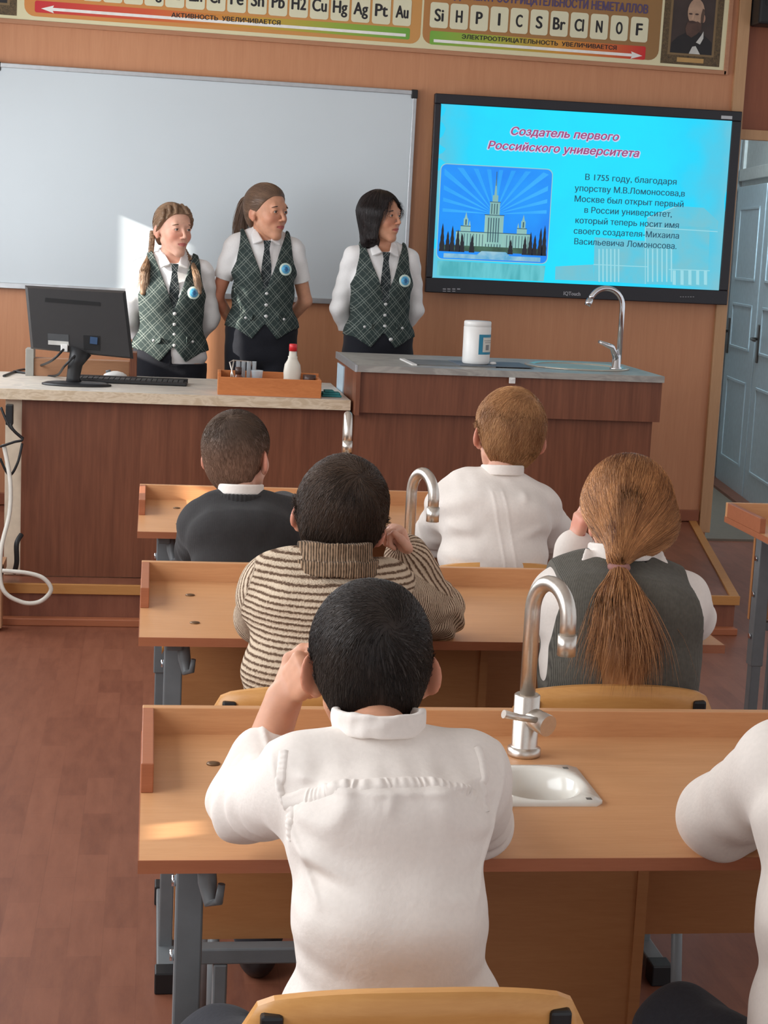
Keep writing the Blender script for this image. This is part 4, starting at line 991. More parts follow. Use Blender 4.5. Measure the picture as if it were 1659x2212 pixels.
def skin_mat(name, c, lipc, warmc):
    m, nt, b = nodes(name); b.inputs['Roughness'].default_value = .5; b.inputs['Specular IOR Level'].default_value = .35
    b.inputs['Subsurface Weight'].default_value = .12; b.inputs['Subsurface Radius'].default_value = (.012, .004, .002); b.inputs['Subsurface Scale'].default_value = .4
    nz = N(nt, 'ShaderNodeTexNoise'); nz.inputs['Scale'].default_value = 60; nz.inputs['Detail'].default_value = 4; nt.links.new(coords(nt), nz.inputs[0])
    c0 = lin(c); r = ramp(nt, [(.3, tuple(x*.93 for x in c0[:3])+(1,)), (.7, tuple(min(1, x*1.05) for x in c0[:3])+(1,))], nz.outputs[0]); cur = r.outputs[0]
    for at_, cc in (('warm', warmc), ('lip', lipc)):
        a = N(nt, 'ShaderNodeAttribute', attribute_name=at_); mx = N(nt, 'ShaderNodeMix', data_type='RGBA'); nt.links.new(a.outputs['Fac'], mx.inputs[0]); nt.links.new(cur, mx.inputs[6]); mx.inputs[7].default_value = lin(cc); cur = mx.outputs[2]
    nt.links.new(cur, b.inputs['Base Color']); return m
def hair_mat(name, dark, light, rough=.42):
    m, nt, b = nodes(name); a = N(nt, 'ShaderNodeAttribute', attribute_name='rnd'); f = N(nt, 'ShaderNodeAttribute', attribute_name='fade')
    r = ramp(nt, [(0, lin(dark)), (1, lin(light))], a.outputs['Fac'])
    mx = N(nt, 'ShaderNodeMix', data_type='RGBA'); nt.links.new(f.outputs['Fac'], mx.inputs[0]); nt.links.new(r.outputs[0], mx.inputs[6]); mx.inputs[7].default_value = lin((146, 112, 92))
    nt.links.new(mx.outputs[2], b.inputs['Base Color']); b.inputs['Roughness'].default_value = rough; b.inputs['Specular IOR Level'].default_value = .35; return m
def strands_mesh(paths, r0, r1=None, sides=3):
    """paths: (n, m, 3) -> thin tubes tapering to a point"""
    n, m, _ = paths.shape
    T = np.gradient(paths, axis=1); T /= np.linalg.norm(T, axis=2, keepdims=True)+1e-9
    ref = np.where(np.abs(T[:, :, 2:3]) < .9, np.array([0, 0, 1.0]), np.array([1.0, 0, 0])); U = np.cross(T, ref); U /= np.linalg.norm(U, axis=2, keepdims=True)+1e-9; Vv = np.cross(T, U)
    prof = np.linspace(1, 0, m)**.5 if r1 is None else np.linspace(1, r1, m)
    r0 = np.asarray(r0)*np.ones(n); R = r0[:, None]*prof[None, :]
    ang = 2*np.pi*np.arange(sides)/sides
    P = paths[:, :, None, :]+R[:, :, None, None]*(U[:, :, None, :]*np.cos(ang)[None, None, :, None]+Vv[:, :, None, :]*np.sin(ang)[None, None, :, None])
    base = (np.arange(n)[:, None, None]*m+np.arange(m-1)[None, :, None])*sides
    j = np.arange(sides)[None, None, :]; j2 = (j+1) % sides
    Q = np.stack([base+j, base+j2, base+sides+j2, base+sides+j], 3).reshape(-1, 4)
    return P.reshape(-1, 3).astype(np.float32), Q.astype(np.int32)
def join_np(parts):
    Ps, Qs, At, o = [], [], {}, 0
    for P, Q, a in parts:
        Ps.append(P); Qs.append(Q+o); o += len(P)
        for k_, v in a.items(): At.setdefault(k_, []).append(np.broadcast_to(np.asarray(v, np.float32), (len(P),)))
    return np.concatenate(Ps), np.concatenate(Qs), {k_: np.concatenate(v) for k_, v in At.items()}
def hair(parent, H, mat, seed, n=5000, thick=.010, length=.035, radius=.00045, whorl=(.012, -.07, .085), goal=None, swirl=.5, line=None, lift=.003, fade=0, res=.0028, messy=.25, fall=.5,
         extra=None, m=6, keep=None, tails=(), cutx=None, name='hair', bump_=.0007, cl_=.2, tail_tone=.55):
    """hair over the skull with real strands.  goal: strands run to this point, else out of the whorl and down.
    line: hairline height against v (front-back).  extra(S): more volume.  tails: loose bundles ((points), radii, count, mess)"""
    k = H.k; rs = np.random.RandomState(seed)
    S = Sdf(); S.ell(H.w((0, -.014, .028)), (np.array((.0745, .094, .084))+thick)*k, H.R, .01); S.ell(H.w((0, -.03, -.03)), (np.array((.058, .060, .066))+thick*.7)*k, H.R, .03)
    if extra: extra(S)
    wv = waves(seed, 60/k, 140/k, 6)
    line = line or ((-.12, -.078), (-.06, -.072), (-.035, -.03), (.0, -.018), (.03, .0), (.05, .035), (.07, .055), (.1, .06))
    lv, lw = [a for a, b in line], [b for a, b in line]
    hl = lambda u, v, w: np.interp(v, lv, lw)
    def cutf(D, x, y, z):
        u, v, w = H.loc(x, y, z); lim = hl(u, v, w)
        if not extra:
            t = np.clip((w-lim)/.05, 0, 1); D = D+(1-t)**1.5*(thick*.8)*k
        D = D+wv(x, y, z)*bump_
        D = np.maximum(D, (lim-w)*k)
        if getattr(H, 'ear', 0): D = np.maximum(D, (1-np.sqrt(((np.abs(u)-.086)/.024)**2+((v+.010)/.027)**2+((w+.010)/.033)**2))*.02*k)
        return cutx(D, u, v, w, k) if cutx else D
    S.cut(cutf); P, Q = S.mesh(res*k)
    u, v, w = H.loc(P[:, 0], P[:, 1], P[:, 2])
    fadef = lambda w_: np.clip((.06-w_)/.08, 0, 1)*fade
    parts = [(P, Q, {'rnd': np.clip(.35+.12*wv(P[:, 0]*2, P[:, 1]*2, P[:, 2]*2), 0, 1), 'fade': fadef(w)})]
    ok = (((u/.0745)**2+((v+.014)/.094)**2+((w-.028)/.084)**2 > 1.0) | (w < -.04)) & (w > hl(u, v, w)+.002)
    if keep is not None: ok &= keep(u, v, w)
    c = np.nonzero(ok)[0]; sel = c[rs.randint(0, len(c), n)]
    p = P[sel].astype(float)+rs.normal(0, .0008, (n, 3)); G_ = H.w(goal) if goal is not None else None; Wp = H.w(whorl); path = [p.copy()]
    ln = length*k*rs.uniform(.6, 1.15, n); jit = rs.normal(0, messy, (n, 1)); dn = -H.R[:, 2][None]
    for i in range(m-1):
        g = S.grad(p)
        if G_ is not None:
            t = G_-p; dl = np.linalg.norm(t, axis=1, keepdims=True)+1e-6; t = t/dl; t = t+np.cross(g, t)*jit*.3
            step = np.minimum(ln/(m-1), dl[:, 0]*.8)
        else:
            d = p-Wp; d -= g*(d*g).sum(1, keepdims=True); dl = np.linalg.norm(d, axis=1, keepdims=True)+1e-6; d /= dl; fo = np.exp(-dl/(.06*k))
            t = d+np.cross(g, d)*(swirl*fo+jit)+dn*fall*(1-fo); step = ln/(m-1)
        t -= g*(t*g).sum(1, keepdims=True); t /= np.linalg.norm(t, axis=1, keepdims=True)+1e-6
        p = p+t*step[:, None]; dv = S.value(p[:, 0], p[:, 1], p[:, 2]); want = lift*k*((i+1)/(m-1) if G_ is None else math.sin(math.pi*(i+1)/m))*rs.uniform(.1, 1, n); p = p-g*np.clip(dv-want, -.006, .006)[:, None]; path.append(p.copy())
    SP, SQ = strands_mesh(np.stack(path, 1), radius*k*rs.uniform(.7, 1.3, n)); w0 = waves(seed+3, 40/k, 130/k, 6); r0 = path[0]; rn = np.repeat(np.clip(rs.normal(.5, .18, n)+cl_*w0(r0[:, 0], r0[:, 1], r0[:, 2]), 0, 1), m*3)
    parts.append((SP, SQ, {'rnd': rn, 'fade': fadef(H.loc(SP[:, 0], SP[:, 1], SP[:, 2])[2])}))
    for pts, rad, cnt, mess in tails:
        pts = np.array(pts, float); t = np.linspace(0, len(pts)-1, 16)
        C = np.stack([np.interp(t, np.arange(len(pts)), pts[:, a]) for a in range(3)], 1)
        for _ in range(2): C[1:-1] = (C[:-2]+2*C[1:-1]+C[2:])/4
        R_ = np.interp(t, np.arange(len(pts)), rad)
        T = np.gradient(C, axis=0); T /= np.linalg.norm(T, axis=1, keepdims=True); U = np.cross(T, np.array([0.03, 1, 0])); U /= np.linalg.norm(U, axis=1, keepdims=True); Vv = np.cross(T, U)
        a = rs.uniform(0, 6.283, cnt); q = rs.uniform(0, 1, cnt)**.5; wob = rs.normal(0, mess, (cnt, 2)); tt = np.linspace(0, 1, 16)[None]
        ph = rs.uniform(0, 6.28, (cnt, 2)); fr = rs.uniform(3, 8, (cnt, 1))
        A_ = q[:, None]*np.cos(a)[:, None]+wob[:, :1]*tt**2+.06*np.sin(fr*tt+ph[:, :1]); B_ = q[:, None]*np.sin(a)[:, None]+wob[:, 1:]*tt**2+.06*np.sin(fr*tt+ph[:, 1:])
        end = rs.uniform(.82, 1.0, cnt)[:, None]*tt                  # strands of unequal length
        ii = end*15; i0 = np.minimum(ii.astype(int), 14); f = (ii-i0)[..., None]
        lerp = lambda X: X[i0]*(1-f)+X[i0+1]*f
        PT = lerp(C)+lerp(U)*(A_*lerp(R_[:, None])[..., 0])[..., None]+lerp(Vv)*(B_*lerp(R_[:, None])[..., 0])[..., None]
        SP, SQ = strands_mesh(PT, radius*1.3*k*rs.uniform(.7, 1.4, cnt)); parts.append((SP, SQ, {'rnd': np.repeat(np.clip(rs.normal(tail_tone, .25, cnt), 0, 1), 16*3), 'fade': 0}))
        core = Sdf().chain([tuple(c_) for c_ in C[::3]], list(R_[::3]*.72), .01)
        w3 = waves(seed+5, 150, 320, 6, (1, 1, .12)); core.cut(lambda D, x, y, z: D+.0012*w3(x, y, z)); CP, CQ = core.mesh(.003)
        parts.append((CP, CQ, {'rnd': np.clip(.4+.22*w3(CP[:, 0], CP[:, 1], CP[:, 2]), 0, 1), 'fade': 0}))
    P, Q, At = join_np(parts)
    return np_mesh(name, P, Q, mat, parent, At)
def hand(S, wrist, ax, pn, scale=1.0, curl=(.9, 1.0, .9), thumb=1, thumb_curl=.5, spread=.12):
    """palm, four unequal bent fingers and a thumb.  ax = wrist to knuckles, pn = palm normal, thumb = +1/-1 side"""
    ax = Vector(ax).normalized(); pn = Vector(pn); pn = (pn-ax*pn.dot(ax)).normalized(); sd = ax.cross(pn)*thumb; w = Vector(wrist); k = scale
    kn = w+ax*.072*k
    S.seg(w, w+ax*.066*k, (.021*k, .0165*k), (.033*k, .013*k), sd, .012, 2.4)
    S.ell(w+ax*.028*k+sd*.022*k+pn*.006*k, (.015*k, .022*k, .013*k), np.array([sd, ax, pn]).T, .01)
    for i, (ln, r) in enumerate(((.066, .0081), (.073, .0083), (.068, .0079), (.053, .007))):
        o = (1.5-i)*.0168*k; b = w+ax*(.068-.004*abs(i-1.2))*k+sd*o; a = 0; d = (ax+sd*(1.5-i)*spread*.3).normalized(); q = b
        S.cap(w+ax*.04*k+sd*o*.9, b, .009*k, .0092*k, .008)
        for j, f in enumerate((.45, .30, .25)):
            a += curl[j]*(1+.06*i); d2 = (d*math.cos(a)+pn*math.sin(a)); e = q+d2*ln*f*k
            S.cap(q, e, (r-.0007*j)*k, (r-.0007*(j+1))*k, .0022); q = e
    t0 = w+ax*.018*k+sd*.024*k; t1 = t0+(ax*.6+sd*.75+pn*.25).normalized()*.032*k; t2 = t1+(ax*(1-.2*thumb_curl)+sd*(.3-.6*thumb_curl)+pn*.5*thumb_curl).normalized()*.026*k; t3 = t2+(ax*(1-.3*thumb_curl)+sd*(.1-.9*thumb_curl)+pn*.5*thumb_curl).normalized()*.02*k
    S.chain([t0, t1, t2, t3], [.0125*k, .0098*k, .0088*k, .0072*k], .005)
    return S
# ------------------------------------------------------------------ people
def front_y(S, x, z, y0=.25, y1=-.05, n=120):
    ys = np.linspace(y0, y1, n).astype(np.float32); d = S.value(np.full(n, x, np.float32), ys, np.full(n, z, np.float32)); i = np.argmax(d < 0); return float(ys[i])
def eyes(parent, H, gaze=(0, 0), iris=(70, 60, 52)):
    k = H.k
    white = plain('eye_white', (214, 206, 200), .25, 0, .02); irm = plain('iris_colour', iris, .15, 0, .1); lash = plain('lash_colour', (44, 34, 30), .7)
    for s in (-1, 1):
        c = H.w((s*.0302, .0690, .0036)); r = .0122*k
        sp_ = Sdf().ell(c, (r, r, r)); P, Q = sp_.mesh(.0016*k); eo = np_mesh('eye', P, Q, white, parent)
        g = Vector((gaze[0]-s*.04, 1, gaze[1])).normalized(); gw = Vector(tuple(H.R @ np.array(g))); a = Vector(c)+gw*r*.90
        mb = MB(); mb.tube([a-gw*.004*k, a+gw*.0012*k], [.0058*k, .0052*k], 20); mb.build('iris', irm, eo)
        mb = MB(); mb.tube([a, a+gw*.0018*k], [.0028*k, .0026*k], 14); mb.build('pupil', 'black', eo)
        f = lambda q: H.w((s*(.0305+.0142*q), .0845-.0062*q*q-.004*(q > 0)*q, .0028+.0062*(1-q*q)))
        MB().tube([f(-1+i/5) for i in range(11)], [.0012*k*(1.25-abs(-1+i/5)) for i in range(11)], 8).build('lashes', lash, eo)
def brows(parent, H, mat):
    for s in (-1, 1):
        f = lambda q: H.w((s*(.031+.018*q), .0855-.008*q*q-.004*(q > 0)*q, .0225+.0035*(1-q*q)-.0025*q))
        MB().tube([f(-1+i/5) for i in range(11)], [.0022*H.k*(1.15-abs(-1+i/5)**1.5*.7) for i in range(11)], 8).build('eyebrow', mat, parent)
def plaid(name, ground, linec, p=.052, seed=0):
    m, nt, b = nodes(name); tc = N(nt, 'ShaderNodeTexCoord'); sp = N(nt, 'ShaderNodeSeparateXYZ'); nt.links.new(tc.outputs['Object'], sp.inputs[0])
    def M_(op, a, b_=0.0, c=0.0):
        n = N(nt, 'ShaderNodeMath', operation=op)
        for i, q in enumerate((a, b_, c)):
            if hasattr(q, 'node'): nt.links.new(q, n.inputs[i])
            else: n.inputs[i].default_value = q
        return n.outputs[0]
    u = M_('MULTIPLY', M_('ADD', sp.outputs[0], M_('MULTIPLY', sp.outputs[2], .92)), .7071/p); v = M_('MULTIPLY', M_('SUBTRACT', sp.outputs[0], M_('MULTIPLY', sp.outputs[2], .92)), .7071/p)
    def lines(t, dash):
        f = M_('FRACT', M_('ADD', t, 50.0)); o = None
        for c in (.18, .36, .68):
            d = M_('LESS_THAN', M_('ABSOLUTE', M_('SUBTRACT', f, c)), .022 if c < .5 else .012); o = d if o is None else M_('MAXIMUM', o, d)
        return M_('MULTIPLY', o, M_('ADD', .55, M_('MULTIPLY', M_('GREATER_THAN', M_('FRACT', M_('MULTIPLY', dash, 9.0)), .4), .45)))
    ln_ = M_('MAXIMUM', lines(u, v), lines(v, u))
    nz = N(nt, 'ShaderNodeTexNoise'); nz.inputs['Scale'].default_value = 300; nt.links.new(tc.outputs['Object'], nz.inputs[0])
    g = ramp(nt, [(.3, tuple(x*.8 for x in lin(ground)[:3])+(1,)), (.7, tuple(x*1.2 for x in lin(ground)[:3])+(1,))], nz.outputs[0])
    mx = N(nt, 'ShaderNodeMix', data_type='RGBA'); nt.links.new(M_('MULTIPLY', ln_, .40), mx.inputs[0]); nt.links.new(g.outputs[0], mx.inputs[6]); mx.inputs[7].default_value = lin(linec)
    nt.links.new(mx.outputs[2], b.inputs['Base Color']); b.inputs['Roughness'].default_value = .85; b.inputs['Specular IOR Level'].default_value = .2
    bump(nt, b, nz.outputs[0], .2, .001); return m
def cloth_mat(name, c, var=.04, rough=.85, sc=160, bs=.15):
    m, nt, b = nodes(name); c0 = lin(c); co = coords(nt)
    n1 = N(nt, 'ShaderNodeTexNoise'); n1.inputs['Scale'].default_value = sc; n1.inputs['Detail'].default_value = 2; nt.links.new(co, n1.inputs[0])
    n2 = N(nt, 'ShaderNodeTexNoise'); n2.inputs['Scale'].default_value = 14; n2.inputs['Detail'].default_value = 5; n2.inputs['Distortion'].default_value = .8; nt.links.new(co, n2.inputs[0])
    r = ramp(nt, [(.3, tuple(x*(1-var) for x in c0[:3])+(1,)), (.7, tuple(min(1, x*(1+var)) for x in c0[:3])+(1,))], n1.outputs[0]); nt.links.new(r.outputs[0], b.inputs['Base Color'])
    b.inputs['Roughness'].default_value = rough; b.inputs['Specular IOR Level'].default_value = .25; b.inputs['Sheen Weight'].default_value = .1
    ad = N(nt, 'ShaderNodeMath', operation='ADD'); nt.links.new(n1.outputs[0], ad.inputs[0]); ml = N(nt, 'ShaderNodeMath', operation='MULTIPLY'); ml.inputs[1].default_value = 3; nt.links.new(n2.outputs[0], ml.inputs[0]); nt.links.new(ml.outputs[0], ad.inputs[1])
    bump(nt, b, ad.outputs[0], bs, .003); return m
MT['skin'] = skin_mat('skin_light', (224, 172, 148), (188, 108, 100), (222, 142, 118))
MT['skin_tan'] = skin_mat('skin_tan', (206, 150, 120), (176, 96, 88), (200, 128, 100))
MT['shirt'] = cloth_mat('white_cotton', (236, 226, 217), .02)
MT['shirt_girl'] = cloth_mat('white_blouse_cotton', (232, 229, 227), .02)
MT['trouser'] = cloth_mat('black_trouser_cloth', (24, 25, 32), .1)
MT['trouser_grey'] = cloth_mat('dark_grey_trouser_cloth', (48, 48, 54), .1)
MT['vest'] = plaid('green_plaid', (50, 60, 58), (176, 182, 172))
MT['shoe'] = plain('black_shoe', (30, 26, 26), .4)
def girl(px, Yw, H, rz, label, k, headpx, yaw, pitch, roll, skin, hairf, hm, browm, sleeve='long', slim=1.0, zf=(.79, .655, .535), gaze=(-.25, 0), tail_out=False, mouth=False, seed=1, arm=1.0, badge_dx=-.085):
    p = at(px, 600, Yw); e = empty('person', (p.x, Yw, ZP), rz, label, 'person', 'pupils presenting at the board')
    Mi = (Matrix.Translation((p.x, Yw, ZP)) @ Matrix.Rotation(rz, 4, 'Z')).inverted(); LOC = lambda a, b, Y: Mi @ at(a, b, Y)
    zs, zw, zh = zf[0]*H, zf[1]*H, zf[2]*H          # shoulder, waist, hem
    X = (1, 0, 0); ho = LOC(headpx[0], headpx[1], Yw-.02); HF = Frame(ho, yaw, pitch, roll, k)
    zp = zh+.02
    def torso(S, d=1.0, arms=True):
        S.seg((0, -.005, zp-.10), (0, 0, zp+.02), (.135*slim, .095), (.142*slim, .095), X, .03)
        S.seg((0, 0, zp), (0, .0, zw), (.140*slim, .094), (.112*slim, .080), X, .04)
        S.seg((0, 0, zw), (0, .005, zs-.13), (.112*slim, .080), (.126*slim, .088), X, .04)
        S.seg((0, .005, zs-.13), (0, -.008, zs-.03), (.126*slim, .088), (.118*slim, .062), X, .03)
        for s in (-1, 1):
            S.cap((s*.03, -.015, zs+.028), (s*.128*slim, -.012, zs-.022), .030, .036, .03)
            S.ell((s*.052*slim, .058, zs-.16), (.045, .035, .045), None, .03)
        return S
    sh = {s: Vector((s*.138*slim, -.012, zs-.035)) for s in (-1, 1)}; el = {s: Vector((s*.185*arm*slim, -.055, zs-.262*H/1.65)) for s in (-1, 1)}; wr = {s: Vector((s*.085, -.165, zs-.43*H/1.65)) for s in (-1, 1)}
    B = Sdf(); head_prims(B, HF, True, True, mouth)
    nk = HF.w((0, -.022, -.06)); B.cap(nk, (0, -.018, zs+.02), .037*k, .043*k, .02); torso(B)
    for s in (-1, 1):
        B.cap(sh[s], el[s], .038, .031, .02); B.cap(el[s], wr[s], .031, .022, .012)
        hand(B, wr[s], Vector((-s*.55, -.15, -.6)), Vector((-s*.3, -1, .1)), .92, (.4, .5, .4), s)
        B.chain([(s*.075, 0, zp-.06), (s*.08, .005, .46*H/1.65*1.0), (s*.08, -.01, .075)], [.078, .052, .036], .02); B.ell((s*.085, .05, .035), (.036, .10, .032), None, .02)
    P, Q = B.mesh(.0030); lip, warm = face_mask(HF, P); np_mesh('body', P, Q, skin, e, {'lip': lip, 'warm': warm})
    eyes(e, HF, gaze); brows(e, HF, browm)
    # blouse
    S = Sdf(.007); torso(S); wv = waves(seed, 30, 90, 7)
    zend = zh-.07 if tail_out else zh
    for s in (-1, 1):
        S.cap(sh[s], el[s], .043, .038, .02)
        if sleeve == 'long': S.cap(el[s], wr[s]+(el[s]-wr[s])*.06, .038, .028, .012)
    fold = lambda D, x, y, z: D+.0022*wv(x, y, z)+.0016*np.sin(95*z+14*np.abs(x)+5*y)*np.clip((np.abs(x)-.14)/.03, 0, 1)
    S.cut(fold)
    if sleeve == 'short':
        cut_ = {s: (sh[s]+(el[s]-sh[s])*.62) for s in (-1, 1)}
        def cs(D, x, y, z):
            for s in (-1, 1):
                d = (el[s]-sh[s]).normalized(); q = (x-cut_[s].x)*d.x+(y-cut_[s].y)*d.y+(z-cut_[s].z)*d.z
                D = np.where((s*x > .10) & (np.abs(z-cut_[s].z) < .2), np.maximum(D, q), D)
            return D
        S.cut(cs)
    zb = zh-.078 if tail_out else zh+.025
    S.cut(lambda D, x, y, z: np.maximum(D, zb+.10*np.where(tail_out, np.clip((x-.01)/.02, 0, 1), 0)+(.02 if not tail_out else 0)-z))
    S.cut(lambda D, x, y, z: np.maximum(D, -(np.sqrt(x*x+(y-.012)**2*.9)-.050+np.maximum(0, (zs+.02-z))*.8)*(z > zs-.03)-(z <= zs-.03)*9))
    P, Q = S.mesh(.0035); np_mesh('blouse', P, Q, 'shirt_girl', e)
    # collar flaps round the neck
    C = Sdf(); nz = zs+.028
    for i in range(14):
        a0, a1 = [math.radians(62+ (360-124)*j/14) for j in (i, i+1)]
        f = lambda a: (.058*math.sin(a), -.012+.060*math.cos(a)*1.0, nz+.014-.016*math.cos(a))
        C.seg(f(a0), f(a1), (.015, .006), (.015, .006), (0, -.35*math.cos(a0), 1), .01)
    for s in (-1, 1):
        C.seg((s*.052, .018, nz+.006), (s*.040, .074, nz-.036), (.017, .006), (.024, .006), (s*1.0, .3, -.75), .012, 3)
    P, Q = C.mesh(.0026); np_mesh('collar', P, Q, 'shirt_girl', e)
    # plaid vest
    V = Sdf(.018); torso(V); V.cut(lambda D, x, y, z: D+.0012*wv(x, y, z))
    zv = zs-.205*H/1.65
    def vcut(D, x, y, z):
        ax_ = np.abs(x)
        D = np.maximum(D, np.where(y > -.012, np.minimum(z-(zv+np.maximum(ax_-.004, 0)*2.75+0*z), .05), np.minimum(z-(zs+.012+0*x), .05)))
        D = np.maximum(D, ax_-np.interp(z, [zw-.05, zs-.19, zs-.15, zs-.10, zs-.03, zs+.04], [.5, .5, .152*slim, .132*slim, .120*slim, .112*slim]).astype(np.float32))
        hem = np.interp(x, [-.2, -.13, -.058, -.004, .004, .058, .13, .2], [zh+.042, zh+.03, zh-.014, zh+.052, zh+.052, zh-.014, zh+.03, zh+.042]).astype(np.float32)
        return np.maximum(D, np.where(y > .0, hem, zh+.035)-z)
    V.cut(vcut); P, Q = V.mesh(.0030); np_mesh('vest', P, Q, 'vest', e)
    fy = lambda x, z: front_y(V, x, z)
    sy = lambda x, z: front_y(S, x, z)
    # tie
    tb = MB(); zk = nz-.035; yk = .083
    tb.poly([(-.017, yk, zk+.008), (.017, yk, zk+.008), (.011, yk+.006, zk-.028), (-.011, yk+.006, zk-.028)], (0, .012, 0))
    zt = zv-.008; yt = max(sy(0, zv+.02), fy(0, zv-.01)-.004)+.001; ym = sy(0, (zk+zv)/2)+.004
    tb.poly([(-.011, yk+.004, zk-.026), (.011, yk+.004, zk-.026), (.023, ym, (zk+zv)/2-.005), (-.021, ym, (zk+zv)/2-.005)], (0, .006, 0))
    tb.poly([(-.021, ym, (zk+zv)/2-.005), (.023, ym, (zk+zv)/2-.005), (.026, yt, zt+.005), (0, yt, zt-.012), (-.022, yt, zt+.005)], (0, .005, 0))
    tb.build('tie', MT['tie'], e)
    for i in range(4):
        z = zv-.026-.050*i*H/1.65; y = fy(0, z); MB().lathe((0, 0, 0), [(.0085, -.003), (.0088, .001), (.006, .003), (0, .0032)], 14).build('button', 'button', e).matrix_local = Matrix.Translation((-.004, y, z)) @ Matrix.Rotation(-math.pi/2, 4, 'X')
    for s in (-1, 1):
        z = zh+.085; x = s*.085; y = fy(x, z); nrm = Vector((s*.55, .83, 0)); a = Vector((nrm.y, -nrm.x, 0))
        c0 = Vector((x, y, z)); pts = [c0+a*u+Vector((0, 0, w_))+nrm*.001 for u, w_ in ((-.034, .012), (.034, .018), (.034, -.010), (.012, -.022), (-.022, -.018), (-.034, -.008))]
        fl = MB().poly(pts, nrm*.004).build('pocket_flap', 'vest', e)
        MB().lathe((0, 0, 0), [(.0075, 0), (.006, .003), (0, .0034)], 12).build('button', 'button', fl).matrix_local = Matrix.Translation(c0+nrm*.005+Vector((0, 0, -.006))) @ Matrix.Rotation(-math.pi/2, 4, 'X')
    x = badge_dx; z = zs-.125; y = max(fy(x, z+.02), fy(x, z), fy(x, z-.02))+.001; n_ = Vector((x*2.2, 1, .15)).normalized()
    Mb = Matrix.Translation((x, y, z)) @ n_.to_track_quat('Z', 'X').to_matrix().to_4x4()
    bd = MB().lathe((0, 0, 0), [(.0285, 0), (.029, .003), (.026, .005), (0, .0055)], 32).build('badge', plain('badge_rim', (196, 214, 204), .35), e); bd.matrix_local = Mb
    MB().lathe((0, 0, .0052), [(.0205, 0), (.0195, .001), (0, .0012)], 28).build('badge_emblem', plain('badge_blue', (84, 158, 196), .35, 0, .35, 90), bd)
    gm = MB(); gm.poly([(-.012, -.006, .0066), (.0, -.012, .0066), (.012, -.006, .0066), (.009, .004, .0066), (.003, .001, .0066), (.0, .011, .0066), (-.003, .001, .0066), (-.009, .004, .0066)]); gm.build('badge_figure', plain('badge_deep_blue', (38, 92, 140), .4), bd)
    # trousers
    T = Sdf(.0125); torso(T)
    for s in (-1, 1): T.chain([(s*.075, 0, zp-.08), (s*.08, .005, .46*H/1.65), (s*.08, -.01, .06)], [.082, .060, .050], .02)
    T.cut(lambda D, x, y, z: np.maximum(D+.0008*wv(x, y, z), z-(zh+.062)+.085*tail_out*np.clip((.012-x)/.01, 0, 1)*(y > -.05))); P, Q = T.mesh(.004, hi=np.array((9, 9, zh+.09))); np_mesh('trousers', P, Q, 'trouser', e)
    for s in (-1, 1):
        Z = Sdf(.006).ell((s*.085, .05, .030), (.036, .105, .034), None, .01); Z.cut(lambda D, x, y, z: np.maximum(D, .0005-z)); P, Q = Z.mesh(.005); np_mesh('shoe', P, Q, 'shoe', e)
    hairf(e, HF, hm, LOC)
    return e
MT['tie'] = plaid('tie_plaid', (40, 46, 48), (190, 194, 190), .045)
MT['button'] = plain('pearl_button', (206, 206, 204), .2, .3)
GL = ((-.12, -.085), (-.06, -.075), (-.03, -.028), (-.005, -.012), (.02, .012), (.045, .045), (.062, .068), (.1, .078))
def hair_pony(e, HF, hm, LOC):
    t = HF.w((0, -.115, .045)); Yb = HF.o[1]
    tail = [t, t+np.array((.012, -.025, -.01)), t+np.array((.03, -.03, -.09)), t+np.array((.028, -.015, -.19)), t+np.array((.02, -.005, -.27))]
    hair(e, HF, hm, 21, n=2600, thick=.010, length=.14, radius=.0006, goal=(0, -.115, .045), line=GL, lift=.002, messy=.5, m=8, tails=[(tail, [.018, .03, .034, .028, .008], 500, .5)])
    tm = Sdf().cap(t, t+np.array((.004, -.008, -.002)), .021, .021); P, Q = tm.mesh(.003); np_mesh('hair_tie', P, Q, 'black', e)
